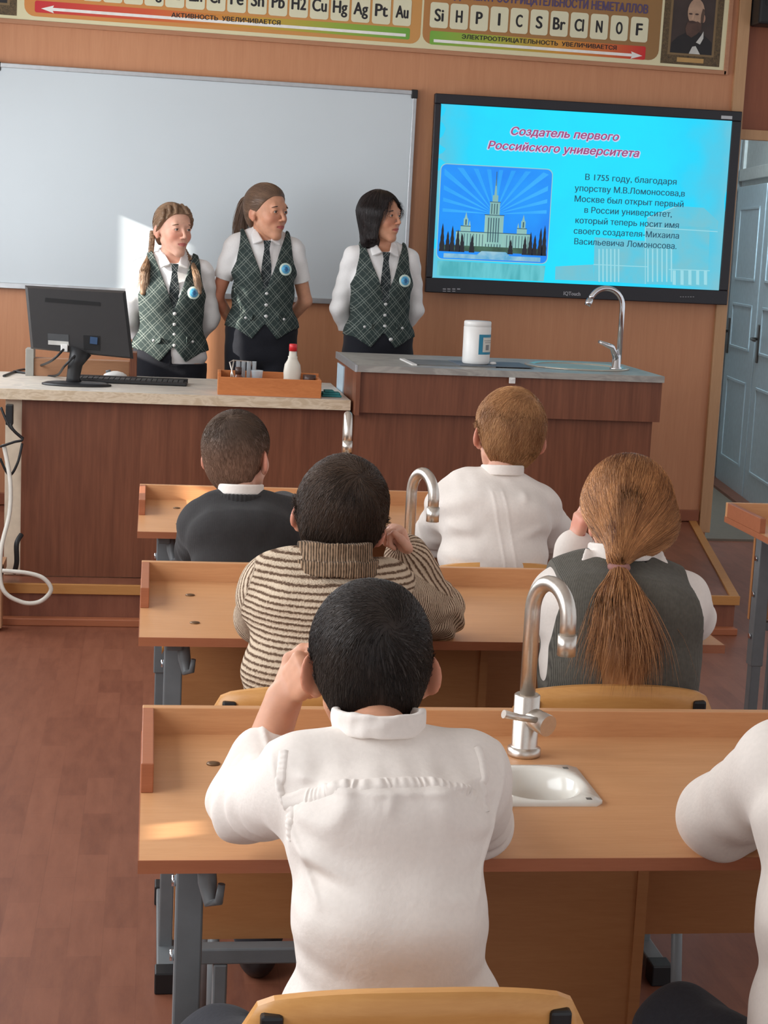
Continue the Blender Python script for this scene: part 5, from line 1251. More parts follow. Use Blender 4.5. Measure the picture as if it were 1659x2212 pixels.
def hair_braids(e, HF, hm, LOC):
    G0 = HF.w((0, -.09, -.02))
    tails = []
    a = HF.w((.070, -.055, -.02))
    k1 = LOC(326, 545, 7.72); end1 = LOC(309, 632, 7.63); m1 = LOC(312, 585, 7.64)
    b = HF.w((-.066, -.06, -.045)); k2 = LOC(414, 566, 7.70); m2 = LOC(424, 592, 7.63); end2 = LOC(432, 632, 7.60)
    tails += [([tuple(k1), tuple(m1), tuple(end1)], [.010, .022, .018], 260, .5), ([tuple(k2), tuple(m2), tuple(end2)], [.010, .016, .012], 220, .4)]
    cr = []
    for u in (-.05, -.025, .0, .025, .05):
        cr.append(u)
    def extra(S):
        # plaits lying on the skull from the hairline back
        for s, us in ((1, (.018, .042, .062)), (-1, (.018, .042, .062))):
            for u in us:
                pts = []
                for i in range(13):
                    q = i/12; th = math.radians(62-150*q); uu = s*(u+.02*q*(1-u*10)+.012*math.sin(q*3))
                    r_ = max(.02, 1-(uu/.082)**2)**.5; pts.append((uu, -.014+.101*r_*math.cos(th), .028+.091*r_*math.sin(th)))
                for i in range(12):
                    w0 = .0085+.0016*math.sin(i*2.6); S.cap(HF.w(pts[i]), HF.w(pts[i+1]), w0*HF.k, (.0085+.0016*math.sin((i+1)*2.6))*HF.k, .003)
    hair(e, HF, hm, 22, n=1800, thick=.004, length=.03, radius=.0005, goal=(.0, -.11, -.02), line=GL, lift=.001, messy=.6, m=5, extra=extra, tails=tails, cutx=lambda D, u, v, w, k: np.maximum(D, (np.interp(v, [-.2, .03, .05, .07, .1], [-.2, -.2, .04, .062, .07]).astype(np.float32)-w)*k))
    for p0, p1, nm in ((a, k1, 1), (b, k2, 2)):
        p0, p1 = Vector(p0), Vector(p1); S = Sdf(); n = 11
        for st in range(3):
            pts = [p0.lerp(p1, i/(n*2))+Vector((.0065*math.sin(i*.9+st*2.09), .005*math.sin(2*(i*.9+st*2.09)), -.02*math.sin(math.pi*i/(n*2))*.3)) for i in range(n*2+1)]
            S.chain(pts, [.0072-.001*i/(n*2) for i in range(n*2+1)], .002)
        P, Q = S.mesh(.0022); wv = waves(3, 300, 500); np_mesh('braid', P, Q, hm, e, {'rnd': np.clip(.45+.25*wv(P[:, 0], P[:, 1], P[:, 2]), 0, 1), 'fade': np.zeros(len(P))})
        tt = Sdf().ell(p1, (.0125, .0125, .011)); P, Q = tt.mesh(.0025); np_mesh('hair_tie', P, Q, 'black', e)
def hair_bob(e, HF, hm, LOC):
    def extra(S):
        S.ell(HF.w((0, -.022, .022)), np.array((.090, .100, .092))*HF.k, HF.R, .02)
        S.seg(HF.w((0, -.035, .02)), HF.w((0, -.045, -.125)), (.088*HF.k, .062*HF.k), (.074*HF.k, .046*HF.k), HF.R[:, 0], .03, 2.2)
        S.seg(HF.w((.070, .012, .03)), HF.w((.064, .006, -.10)), (.034*HF.k, .022*HF.k), (.026*HF.k, .018*HF.k), HF.R[:, 1], .03)
        S.seg(HF.w((-.070, .012, .03)), HF.w((-.062, .0, -.10)), (.030*HF.k, .020*HF.k), (.02*HF.k, .015*HF.k), HF.R[:, 1], .03)
    line = ((-.2, -.135), (.02, -.14), (.2, -.14))
    def cutx(D, u, v, w, k):
        # open over the face
        half = np.interp(w, [-.2, -.08, -.03, .02, .06, .085], [.058, .058, .062, .060, .040, .004]).astype(np.float32)
        return np.maximum(D, np.where((v > .015) & (w < .088), np.minimum(half-np.abs(u-.006), (v-.015))*k, -9))
    hair(e, HF, hm, 23, n=3200, thick=.012, length=.13, radius=.0006, whorl=(.0, .0, .118), swirl=.05, line=line, lift=.002, messy=.08, fall=1.2, m=9, extra=extra, cutx=cutx,
         keep=lambda u, v, w: ~((v > .005) & (np.abs(u-.006) < np.interp(w, [-.2, -.08, -.03, .02, .06, .085, .1], [.062, .062, .068, .068, .052, .02, .0])) & (w < .1)))
HM = {'blond': hair_mat('ash_blond_hair', (96, 72, 54), (176, 142, 112)), 'brown': hair_mat('brown_hair', (84, 64, 52), (140, 110, 88)), 'dark': hair_mat('near_black_hair', (24, 19, 19), (56, 46, 44), .42),
      'fair': hair_mat('fair_hair', (140, 92, 58), (216, 164, 114)), 'black': hair_mat('black_hair', (24, 18, 16), (62, 50, 42), .5), 'dkbrown': hair_mat('dark_brown_hair', (34, 25, 20), (84, 64, 50), .5),
      'crop': hair_mat('cropped_brown_hair', (62, 48, 40), (108, 86, 70), .6), 'pony': hair_mat('auburn_blond_hair', (106, 60, 32), (230, 166, 110), .36)}
def build_girls():
    girl(372, 7.72, 1.567, math.pi+.10, 'schoolgirl with two blond braids, white long-sleeved blouse and green plaid vest, beside the monitor', 1.03, (374, 495), .42, -.06, 0, MT['skin'], hair_braids, HM['blond'], plain('blond_brow', (120, 88, 66), .7), 'long', 1.03, (.795, .66, .525), (-.3, 0), True, False, 4, .97, -.085)
    girl(569, 7.76, 1.70, math.pi+.06, 'tall schoolgirl with a long brown ponytail, short white sleeves and plaid vest', 1.07, (577, 458), .66, -.03, .0, MT['skin_tan'], hair_pony, HM['brown'], plain('brown_brow', (66, 46, 36), .7), 'short', 1.0, (.805, .665, .552), (-.2, 0), False, False, 9, 1.12, -.085)
    girl(823, 7.72, 1.67, math.pi+.08, 'schoolgirl with chin-length black hair and plaid vest, standing next to the display', .99, (824, 468), .72, .02, .0, MT['skin_tan'], hair_bob, HM['dark'], plain('dark_brow', (36, 28, 26), .7), 'long', .97, (.803, .67, .552), (-.15, 0), False, True, 15, 1.0, -.088)
# ------------------------------------------------------------------ seated pupils, seen from behind
def bone_coord(P, bones):
    """distance along the nearest bone and which one: lets stripes follow sleeves and torso"""
    best = np.full(len(P), 9.0); u = np.zeros(len(P)); who = np.zeros(len(P), int)
    for i, (a, b, ra, off) in enumerate(bones):
        a, b = np.array(a), np.array(b); ba = b-a; l = np.linalg.norm(ba); t = np.clip((P-a)@ba/l**2, 0, 1); d = np.linalg.norm(P-(a+t[:, None]*ba), axis=1)/ra
        m = d < best; best[m] = d[m]; u[m] = ((P-a)@ba/l)[m]+off; who[m] = i
    return u, who
class Kid:
    def __init__(s, label, nb, chest, waist, pelvis, w, shl, shr, ell, elr, wrl, wrr, ar=(.036, .030, .022), group='pupils seated at the desks'):
        s.nb, s.chest, s.waist, s.pelvis = map(Vector, (nb, chest, waist, pelvis)); s.w = w
        s.sh, s.el, s.wr = {-1: Vector(shl), 1: Vector(shr)}, {-1: Vector(ell), 1: Vector(elr)}, {-1: Vector(wrl), 1: Vector(wrr)}; s.ar = ar
        s.o = Vector((s.pelvis.x, s.pelvis.y, 0))
        for q in (-1, 1):                          # elbows and wrists rest on the desk top
            if any(f-.04 < s.el[q].y < f+.5 for f in (2.047, 3.238, 4.414)): s.el[q].z = max(s.el[q].z, .76+ar[1]+.017)
            s.wr[q].z = max(s.wr[q].z, .76+ar[2]+.013)
        s.e = empty('person', s.o, 0, label, 'person', group)
    def torso(s, S, tops=True):
        w = s.w; X = (s.sh[1]-s.sh[-1]).normalized(); top = (s.sh[1]+s.sh[-1])/2
        S.seg((s.pelvis.x, s.pelvis.y, .507), s.pelvis, w[0], w[0], X, .03); S.seg(s.pelvis, s.waist, w[0], w[1], X, .04); S.seg(s.waist, s.chest, w[1], w[2], X, .04)
        S.seg(s.chest, top+(s.nb-top)*.35, w[2], (w[2][0]*.93, w[2][1]*.72), X, .03)
        for q in (-1, 1): S.cap(s.nb-Vector((0, 0, .034)), s.sh[q]+Vector((0, 0, .010)), .034, s.ar[0]*1.02, .035)
        return S
    def arms(s, S, add=0, fore=1.0, up=1.0, which=(-1, 1)):
        for q in which:
            S.cap(s.sh[q], s.el[q], s.ar[0]+add, s.ar[1]+add, .02)
            if fore > 0: S.cap(s.el[q], s.el[q]+(s.wr[q]-s.el[q])*fore, s.ar[1]+add, s.ar[2]+(s.ar[1]-s.ar[2])*(1-fore)+add, .012)
        return S
    def put(s, name, S, mat, res, attrs=None, post=None):
        P, Q = S.mesh(res); A = attrs(P) if attrs else None
        return np_mesh(name, P-np.array(s.o, np.float32), Q, mat, s.e, A)
    def body(s, H, skin, hands=(None, None), legs=None, res=.003, face=True):
        s.H = H; B = Sdf(); head_prims(B, H, True, face); B.cap(H.w((0, -.022, -.05)), s.nb, .038*H.k, .040*H.k, .015); s.torso(B); s.arms(B)
        for q, h in zip((-1, 1), hands):
            if h: hand(B, s.wr[q], h[0], h[1], h[2], h[3], h[4] if len(h) > 4 else -q, .6)
            else: hand(B, s.wr[q], (s.wr[q]-s.el[q]).normalized()+Vector((0, 0, -.02)), (0, .1, -1), .85, (.25, .3, .25), -q)
        s.legs_pts = legs
        for q in (-1, 1):
            k, f = legs[q]; hp = Vector((s.pelvis.x+q*.065, s.pelvis.y+.03, .512)); B.chain([hp, k, f], [.068, .052, .034], .02); B.cap(f, Vector(f)+Vector((0, .11, -.03)), .03, .026, .02)
        s.put('body', B, skin, res, lambda P: dict(zip(('lip', 'warm'), face_mask(H, P))))
    def bottoms(s, mat):
        T = Sdf(.010); w = s.w[0]; X = (1, 0, 0)
        T.seg((s.pelvis.x, s.pelvis.y, .509), (s.pelvis.x, s.pelvis.y, .60), w, w, X, .03); wv = waves(3, 40, 90)
        for q in (-1, 1):
            k, f = s.legs_pts[q]; hp = Vector((s.pelvis.x+q*.065, s.pelvis.y+.03, .514)); T.chain([hp, k, f], [.070, .054, .044], .02)
        T.cut(lambda D, x, y, z: D+.002*wv(x, y, z)); s.put('trousers', T, mat, .005)
        for q in (-1, 1):
            f = Vector(s.legs_pts[q][1]); Z = Sdf(.008); Z.ell((f.x, f.y+.05, .036), (.034, .105, .038), None, .01); Z.ell((f.x, f.y-.005, .06), (.032, .045, .05), None, .02); Z.cut(lambda D, x, y, z: np.maximum(D, .001-z)); s.put('shoe', Z, 'shoe', .004)
    def neck_cut(s, S, r=.047, tilt=.8, up=.0):
        nb, H = s.nb, s.H; c = H.w((0, -.022, -.05)); d = (Vector(c)-nb).normalized()
        def f(D, x, y, z):
            px, py, pz = x-nb.x, y-nb.y, z-nb.z; q = px*d.x+py*d.y+pz*d.z
            rr = np.sqrt(np.maximum((px-q*d.x)**2+(py-q*d.y)**2+(pz-q*d.z)**2, 0))
            return np.where(q > -.02, np.maximum(D, np.minimum(r-rr, q-up)), D)
        return S.cut(f)
    def ring(s, S, r, h, th, low=.0, y_drop=.3, n=24, flare=0, lean=.12):
        """a band standing round the neck, lower at the throat"""
        nb = s.nb; a = Vector((1, 0, 0)); d = Vector((0, lean, 1)).normalized(); b = d.cross(a); rr_ = r+flare
        def fn(x, y, z):
            px, py, pz = x-nb.x, y-nb.y, z-nb.z; pa = px*a.x+py*a.y+pz*a.z; pb = (px*b.x+py*b.y+pz*b.z)/1.08; pd = px*d.x+py*d.y+pz*d.z
            rad = np.sqrt(pa*pa+pb*pb)+1e-6; q = pd-low+y_drop*r*np.maximum(0, pb/rad); u, v = np.abs(rad-rr_)-th+.002, np.abs(q)-h+.002
            return np.sqrt(np.maximum(u, 0)**2+np.maximum(v, 0)**2)+np.minimum(np.maximum(u, v), 0)-.002
        e = Vector((1, 1, 1))*(r*1.3+h+th+.02); return S.add(fn, nb-e, nb+e, .004)
def legs(k, pel, fy=.36, spread=.09, zk=.47):
    return {q: ((pel[0]+q*spread, pel[1]+fy, zk), (pel[0]+q*spread*.9, pel[1]+fy-.03, .09)) for q in (-1, 1)}
def shirt_folds(seed, amp=.0022):
    w1, w2 = waves(seed, 18, 55, 6), waves(seed+1, 70, 150, 6)
    return lambda D, x, y, z: D+amp*w1(x, y, z)+amp*.3*w2(x, y, z)
def elbow_folds(S, kid, q, amp=.0035, freq=140, span=.09, seed=0):
    e, a, b = kid.el[q], (kid.el[q]-kid.sh[q]).normalized(), (kid.wr[q]-kid.el[q]).normalized()
    dr = (a+b).normalized() if (a+b).length > .2 else b
    w1 = waves(seed+7, 20, 45, 4)
    def f(D, x, y, z):
        px, py, pz = x-e.x, y-e.y, z-e.z; r2 = px*px+py*py+pz*pz; t = px*dr.x+py*dr.y+pz*dr.z
        return D+amp*np.sin(freq*t+2.2*w1(x, y, z))*np.exp(-r2/span**2)
    return S.cut(f)
def ridge(S, fn, amp, width, mask):
    """a stitched seam: fn is zero along it"""
    return S.cut(lambda D, x, y, z: D-amp*np.exp(-(fn(x, y, z)/width)**2)*mask(x, y, z))
def folds(S, kid, lines):
    """soft creases: (start, end, width, height) along straight runs of the cloth"""
    for A, B, w, amp in lines:
        A, B = Vector(A), Vector(B); d = B-A; l2 = d.length_squared
        def f(D, x, y, z, A=A, d=d, l2=l2, w=w, amp=amp):
            px, py, pz = x-A.x, y-A.y, z-A.z; t = (px*d.x+py*d.y+pz*d.z)/l2; tc_ = np.clip(t, 0, 1); r2 = (px-tc_*d.x)**2+((py-tc_*d.y)*.35)**2+(pz-tc_*d.z)**2
            return D-1.5*amp*np.exp(-r2/w**2)*np.sin(np.pi*np.clip(t*.8+.15, 0, 1))
        S.cut(f)
    return S
def seam(kid, S, name, pts, width, height, pucker, mat, per=.0075, seed=0):
    """a stitched, puckered strip lying on the garment along pts (world points near its surface)"""
    P = np.array(pts, float); t = np.linspace(0, len(P)-1, max(int(sum(np.linalg.norm(P[1:]-P[:-1], axis=1))/.0016), 8)); C = np.stack([np.interp(t, np.arange(len(P)), P[:, a]) for a in range(3)], 1)
    for _ in range(14): C = C-S.grad(C)*S.value(C[:, 0], C[:, 1], C[:, 2])[:, None]*.8
    G = S.grad(C); T = np.gradient(C, axis=0); T /= np.linalg.norm(T, axis=1, keepdims=True); W = np.cross(G, T); r = np.random.RandomState(seed); n = len(C)
    ph = np.cumsum(r.uniform(.5, 1.5, n))*.0016/per*2*np.pi; am = np.interp(np.arange(n), np.arange(0, n+12, 12), r.uniform(.3, 1.2, len(np.arange(0, n+12, 12))))
    rows = []
    for q, hh in ((-1.6, -.4), (-1, .75), (-.5, 1), (0, 1.0), (.5, 1.0), (1, .8), (1.6, -.4)):
        o = C+W*(q*width/2)
        for _ in range(10): o = o-S.grad(o)*S.value(o[:, 0], o[:, 1], o[:, 2])[:, None]*.8
        rows.append(o+G*(hh*height+pucker*am*np.sin(ph)*(abs(q) < 1.2)*(.4+.6*(q < .6)))[:, None])
    V = np.stack(rows, 1).reshape(-1, 3)-np.array(kid.o); m = 7; i = np.arange(n-1)[:, None]; j = np.arange(m-1)[None]
    return np_mesh(name, V, np.stack([i*m+j, i*m+j+1, (i+1)*m+j+1, (i+1)*m+j], 2).reshape(-1, 4), mat, kid.e)
def boy_white():
    Y = 1.9
    k = Kid('black-haired boy in a white band-collar shirt, closest to the viewer, fist at his temple', at(817, 1592, 1.90), at(838, 1790, 1.845), at(842, 1980, 1.80), at(846, 2200, 1.80), ((.107, .082), (.093, .074), (.104, .078)),
            at(655, 1698, 1.89), at(1002, 1688, 1.90), at(534, 1738, 2.05), at(1026, 1785, 2.05), at(612, 1512, 2.09), at(950, 1730, 2.26), (.042, .033, .024))
    H = Frame(at(797, 1440, 2.0), .0, -.22, .0, .90); H.ear = 1
    pel = k.pelvis; lg = {-1: (at(470, 2285, 2.08), (.10, 2.02, .09)), 1: ((pel.x+.12, 2.12, .52), (pel.x+.12, 2.1, .09))}
    k.body(H, MT['skin_tan'], ((Vector((.045, -.045, .085)), Vector((.9, .25, .1)), .88, (1.25, 1.35, .8), 1), None), lg, .0026)
    k.bottoms(MT['trouser_grey'])
    S = Sdf(.008); k.torso(S); k.arms(S, .006, .42, 1, (-1,)); k.arms(S, .006, .85, 1, (1,))
    sf = shirt_folds(31, .0018); S.cut(sf)
    for q, a in ((-1, .0042), (1, .003)): elbow_folds(S, k, q, a, 150, .085, q+2)
    top = (k.sh[1]+k.sh[-1])/2; back = lambda y: np.clip((k.nb.y-.01-y)/.02, 0, 1)
    zy = at(830, 1698, 1.80).z; w3 = waves(5, 150, 330, 6, (1, .3, .2))
    yoke = lambda x, y, z: z-(zy+.02*(x-k.nb.x)+.004*np.sin(11*x))
    xm = lambda x: np.clip((.118-np.abs(x-top.x))/.012, 0, 1)
    ridge(S, yoke, .0036, .005, lambda x, y, z: back(y)*xm(x))
    S.cut(lambda D, x, y, z: D+.0020*w3(x, y, z)*np.exp(-(yoke(x, y, z)/.022)**2)*back(y)*xm(x))
    for q in (-1, 1):
        xs = top.x+q*.118; arm = lambda x, y, z, q=q, xs=xs: (x-xs)-q*.10*(z-zy)*(z < zy)+q*.02*np.sin(18*z)
        ridge(S, arm, .0032, .0045, lambda x, y, z: np.clip((z-(zy-.13))/.02, 0, 1)*np.clip((k.nb.z+.0-z)/.02, 0, 1))
        S.cut(lambda D, x, y, z, q=q, arm=arm: D+.0016*np.sin(170*z+40*x)*np.exp(-((arm(x, y, z)-(-q*.022))/.02)**2)*back(y)*np.clip((zy-z)/.02, 0, 1)*np.clip((z-(zy-.14))/.03, 0, 1))
    # drape above the waist
    S.cut(lambda D, x, y, z: D+.0020*np.sin(46*z+16*(x-top.x)+8*np.sin(9*x))*np.clip((.80-z)/.08, 0, 1))
    k.neck_cut(S, .046)
    B_ = lambda a, b: at(a, b, 1.775)
    folds(S, k, [(B_(625, 1690), B_(740, 1640), .010, .0035), (B_(628, 1720), B_(760, 1700), .009, .0035), (B_(632, 1755), B_(730, 1760), .009, -.0018), (B_(630, 1845), B_(760, 1890), .010, .004), (B_(632, 1870), B_(770, 1915), .012, -.0022),
        (B_(640, 1960), B_(700, 2010), .012, .004), (B_(640, 2010), B_(790, 2075), .014, .0045), (B_(645, 2040), B_(800, 2100), .014, -.0022), (B_(650, 2090), B_(880, 2130), .012, .004), (B_(1040, 2060), B_(960, 2090), .012, .003),
        (B_(700, 1590), B_(690, 1650), .012, .003), (B_(850, 1715), B_(835, 1760), .006, .003), (B_(1010, 1600), B_(960, 1660), .013, .003), (B_(1050, 1660), B_(1000, 1720), .012, .003), (B_(760, 1720), B_(700, 1790), .012, .003), (B_(930, 1720), B_(1000, 1800), .014, .003)])
    S.cut(lambda D, x, y, z: np.maximum(D, .50-z)); k.put('shirt', S, 'shirt', .0028)
    Bk = lambda a, b: at(a, b, 1.80)
    seam(k, S, 'yoke_seam', [Bk(606, 1712), Bk(700, 1706), Bk(800, 1703), Bk(900, 1700), Bk(1000, 1694), Bk(1050, 1690)], .013, .0022, .0013, 'shirt', .0085, 1)
    seam(k, S, 'armhole_seam', [at(612, 1622, 1.86), at(603, 1660, 1.84), at(603, 1710, 1.82), at(606, 1760, 1.81), at(612, 1815, 1.81)], .009, .0024, .0006, 'shirt', .007, 2)
    seam(k, S, 'armhole_seam', [at(1040, 1604, 1.86), at(1058, 1640, 1.84), at(1066, 1690, 1.82), at(1062, 1750, 1.81)], .008, .0024, .0004, 'shirt', .007, 3)
    C = Sdf(); k.ring(C, .052, .0140, .0045, .021, .15); C.cut(lambda D, x, y, z: D+.0006*waves(4, 200, 400)(x, y, z)); k.put('collar', C, 'shirt', .0022)
    b = (k.wr[-1]-k.el[-1]); c0 = k.el[-1]+b*.30; C = Sdf(); bn = b.normalized()
    C.cap(c0, c0+b*.20, .0435, .0405, .01); wv = waves(8, 60, 140)
    C.cut(lambda D, x, y, z: np.maximum(np.maximum(D+.001*wv(x, y, z), -((x-c0.x)*bn.x+(y-c0.y)*bn.y+(z-c0.z)*bn.z)-.004), ((x-c0.x)*bn.x+(y-c0.y)*bn.y+(z-c0.z)*bn.z)-b.length*.22)); k.put('cuff', C, 'shirt', .0026)
    hk(k, H, HM['black'], 41, n=9000, thick=.0095, length=.034, radius=.00042, whorl=(.010, -.092, .050), swirl=.9, lift=.0022, messy=.22, res=.0024, line=((-.12, -.098), (-.055, -.094), (-.03, -.050), (.0, -.022), (.03, .0), (.05, .03), (.07, .05), (.1, .055)))
    return k
def hk(k, H, mat, seed, **kw):
    """hair is laid in world space, then hung on the person"""
    o = hair(k.e, H, mat, seed, **kw); me = o.data; n = len(me.vertices); co = np.empty(n*3, np.float32); me.vertices.foreach_get('co', co)
    co = co.reshape(-1, 3)-np.array(k.o, np.float32); me.vertices.foreach_set('co', co.ravel()); me.update(); return o
def knit(name, ground, var=.12, rib=900):
    m, nt, b = nodes(name); co = coords(nt); c0 = lin(ground)
    w = N(nt, 'ShaderNodeTexWave', wave_type='BANDS', bands_direction='X'); w.inputs['Scale'].default_value = rib/6.3; w.inputs['Distortion'].default_value = 1.5; w.inputs['Detail'].default_value = 1; nt.links.new(co, w.inputs[0])
    n1 = N(nt, 'ShaderNodeTexNoise'); n1.inputs['Scale'].default_value = 120; n1.inputs['Detail'].default_value = 3; nt.links.new(co, n1.inputs[0])
    mx = N(nt, 'ShaderNodeMix'); mx.inputs[0].default_value = .5; nt.links.new(w.outputs['Fac'], mx.inputs[2]); nt.links.new(n1.outputs[0], mx.inputs[3])
    r = ramp(nt, [(.25, tuple(x*(1-var*2) for x in c0[:3])+(1,)), (.75, tuple(min(1, x*(1+var)) for x in c0[:3])+(1,))], mx.outputs[0]); nt.links.new(r.outputs[0], b.inputs['Base Color'])
    b.inputs['Roughness'].default_value = .95; b.inputs['Specular IOR Level'].default_value = .15; b.inputs['Sheen Weight'].default_value = .08
    bump(nt, b, mx.outputs[0], .35, .002); return m
def striped():
    m, nt, b = nodes('striped_knit'); a = N(nt, 'ShaderNodeAttribute', attribute_name='stripe'); co = coords(nt)
    n1 = N(nt, 'ShaderNodeTexNoise'); n1.inputs['Scale'].default_value = 45; n1.inputs['Detail'].default_value = 4; nt.links.new(co, n1.inputs[0])
    n2 = N(nt, 'ShaderNodeTexNoise'); n2.inputs['Scale'].default_value = 260; n2.inputs['Detail'].default_value = 2; nt.links.new(co, n2.inputs[0])
    def M_(op, p, q):
        n = N(nt, 'ShaderNodeMath', operation=op)
        for i, v in enumerate((p, q)):
            if hasattr(v, 'node'): nt.links.new(v, n.inputs[i])
            else: n.inputs[i].default_value = v
        return n.outputs[0]
    t = M_('ADD', a.outputs['Fac'], M_('MULTIPLY', M_('SUBTRACT', n1.outputs[0], .5), .003)); s_ = M_('SINE', M_('MULTIPLY', t, 2*math.pi/.0108), 0)
    s_ = M_('ADD', s_, M_('MULTIPLY', M_('SUBTRACT', n2.outputs[0], .5), 2.2))
    r = ramp(nt, [(.22, lin((212, 192, 168))), (.46, lin((186, 162, 138))), (.60, lin((104, 82, 66)))], M_('ADD', M_('MULTIPLY', s_, .33), .36)); nt.links.new(r.outputs[0], b.inputs['Base Color'])
    b.inputs['Roughness'].default_value = .95; b.inputs['Specular IOR Level'].default_value = .15; bump(nt, b, M_('ADD', M_('MULTIPLY', s_, .5), n2.outputs[0]), .5, .003); return m
MT['striped'] = striped(); MT['grey_knit'] = knit('charcoal_knit', (58, 56, 56)); MT['grey_vest'] = knit('grey_melange_knit', (98, 94, 86), .2, 700); MT['brown_rib'] = knit('brown_marl_rib', (136, 112, 90), .4, 420)
def boy_striped():
    k = Kid('boy in a brown and cream striped sweater, his cheek resting on a raised fist', at(722, 1212, 2.99), at(696, 1340, 2.95), at(680, 1450, 2.93), at(680, 1560, 2.93), ((.110, .085), (.106, .08), (.116, .082)),
            at(586, 1282, 3.0), at(826, 1282, 3.02), at(566, 1365, 3.2), at(945, 1350, 3.28), at(700, 1380, 3.45), at(876, 1198, 3.13), (.044, .035, .026))
    H = Frame(at(732, 1120, 3.06), -.05, -.12, .20, .95); H.ear = .8
    k.body(H, MT['skin'], (None, (Vector((-.022, -.01, .05)), Vector((-.8, -.3, .15)), .85, (1.3, 1.4, .9), 1)), {-1: ((.27, 3.38, .5), (.255, 3.36, .09)), 1: ((.47, 3.38, .5), (.47, 3.5, .09))})
    k.bottoms(MT['trouser_grey'])
    S = Sdf(.011); k.torso(S); k.arms(S, .008, .95, 1, (1,)); k.arms(S, .008, .9, 1, (-1,)); sf = shirt_folds(41, .0024); S.cut(sf)
    elbow_folds(S, k, 1, .005, 130, .12, 3); k.neck_cut(S, .042); S.cut(lambda D, x, y, z: np.maximum(D, .52-z))
    nb, ch, wa, pl = k.nb, k.chest, k.waist, k.pelvis
    bones = [(pl, ch, .13, 0), (ch, nb, .12, (Vector(ch)-Vector(pl)).length), (k.sh[-1], k.el[-1], .060, .3), (k.el[-1], k.wr[-1], .05, .55), (k.sh[1]+Vector((.02, 0, -.04)), k.el[1], .056, .3), (k.el[1], k.wr[1], .05, .55)]
    def at_(P):
        u, who = bone_coord(P.astype(float), bones); st = np.where(who <= 1, P[:, 2]-.12*(P[:, 0]-nb.x)**2, u)
        # lengthwise ribs on the raised forearm
        a = np.array(k.el[1]); ba = np.array(k.wr[1])-a; l = np.linalg.norm(ba); d = ba/l; q = P-a; q = q-(q@d)[:, None]*d; ax = np.cross(d, [0, 1, 0]); ax /= np.linalg.norm(ax); bx = np.cross(d, ax)
        ang = np.arctan2(q@bx, q@ax)*.040; return {'stripe': np.where(who == 5, ang, st)}
    k.put('sweater', S, 'striped', .0034, at_)
    C = Sdf(); k.ring(C, .058, .024, .011, .012, .18); C2 = waves(3, 90, 200); k.ring(C, .070, .014, .011, -.010, .18); C.cut(lambda D, x, y, z: D+.0012*C2(x, y, z)+.0012*np.sin(np.arctan2(y-nb.y, x-nb.x)*44)); k.put('collar', C, 'brown_rib', .0028)
    hk(k, H, HM['dkbrown'], 42, n=8000, thick=.0155, length=.05, radius=.0006, whorl=(.012, -.082, .078), swirl=.6, lift=.004, messy=.25, line=((-.12, -.092), (-.05, -.088), (-.03, -.045), (.0, -.03), (.03, .0), (.05, .03), (.07, .05), (.1, .055)))
def boy_crop():
    k = Kid('crew-cut boy in a charcoal sweater over a white collar, head turned aside', at(520, 1068, 4.20), at(525, 1160, 4.15), at(528, 1240, 4.12), at(528, 1330, 4.1), ((.115, .085), (.110, .08), (.125, .088)),
            at(446, 1142, 4.2), at(610, 1134, 4.22), at(428, 1190, 4.34), at(650, 1180, 4.40), at(500, 1150, 4.60), at(600, 1150, 4.60), (.048, .038, .026))
    H = Frame(at(515, 986, 4.26), -.5, -.02, -.06, 1.02); H.ear = .6
    k.body(H, MT['skin'], (None, None), legs(k, k.pelvis)); k.bottoms(MT['trouser_grey'])
    S = Sdf(.012); k.torso(S); k.arms(S, .009, .9); sf = shirt_folds(51, .0024); S.cut(sf); elbow_folds(S, k, -1, .004, 110, .1, 2); k.neck_cut(S, .052); S.cut(lambda D, x, y, z: np.maximum(D, .52-z)); k.put('sweater', S, 'grey_knit', .0038)
    C = Sdf(); k.ring(C, .058, .010, .008, -.008, .25); wv = waves(3, 90, 200); C.cut(lambda D, x, y, z: D+.001*np.sin(np.arctan2(y-k.nb.y, x-k.nb.x)*40)); k.put('ribbed_neckline', C, 'grey_knit', .003)
    C = Sdf(); k.ring(C, .051, .013, .005, .014, .25, 24, .002); k.put('shirt_collar', C, 'shirt', .003)
    hk(k, H, HM['crop'], 43, n=9000, thick=.0075, length=.011, radius=.00045, whorl=(.01, -.06, .095), swirl=.5, lift=.002, messy=.15, fade=.85, bump_=.0001, line=((-.12, -.086), (-.05, -.082), (-.03, -.045), (.0, -.03), (.03, .0), (.05, .035), (.07, .06), (.1, .065)))
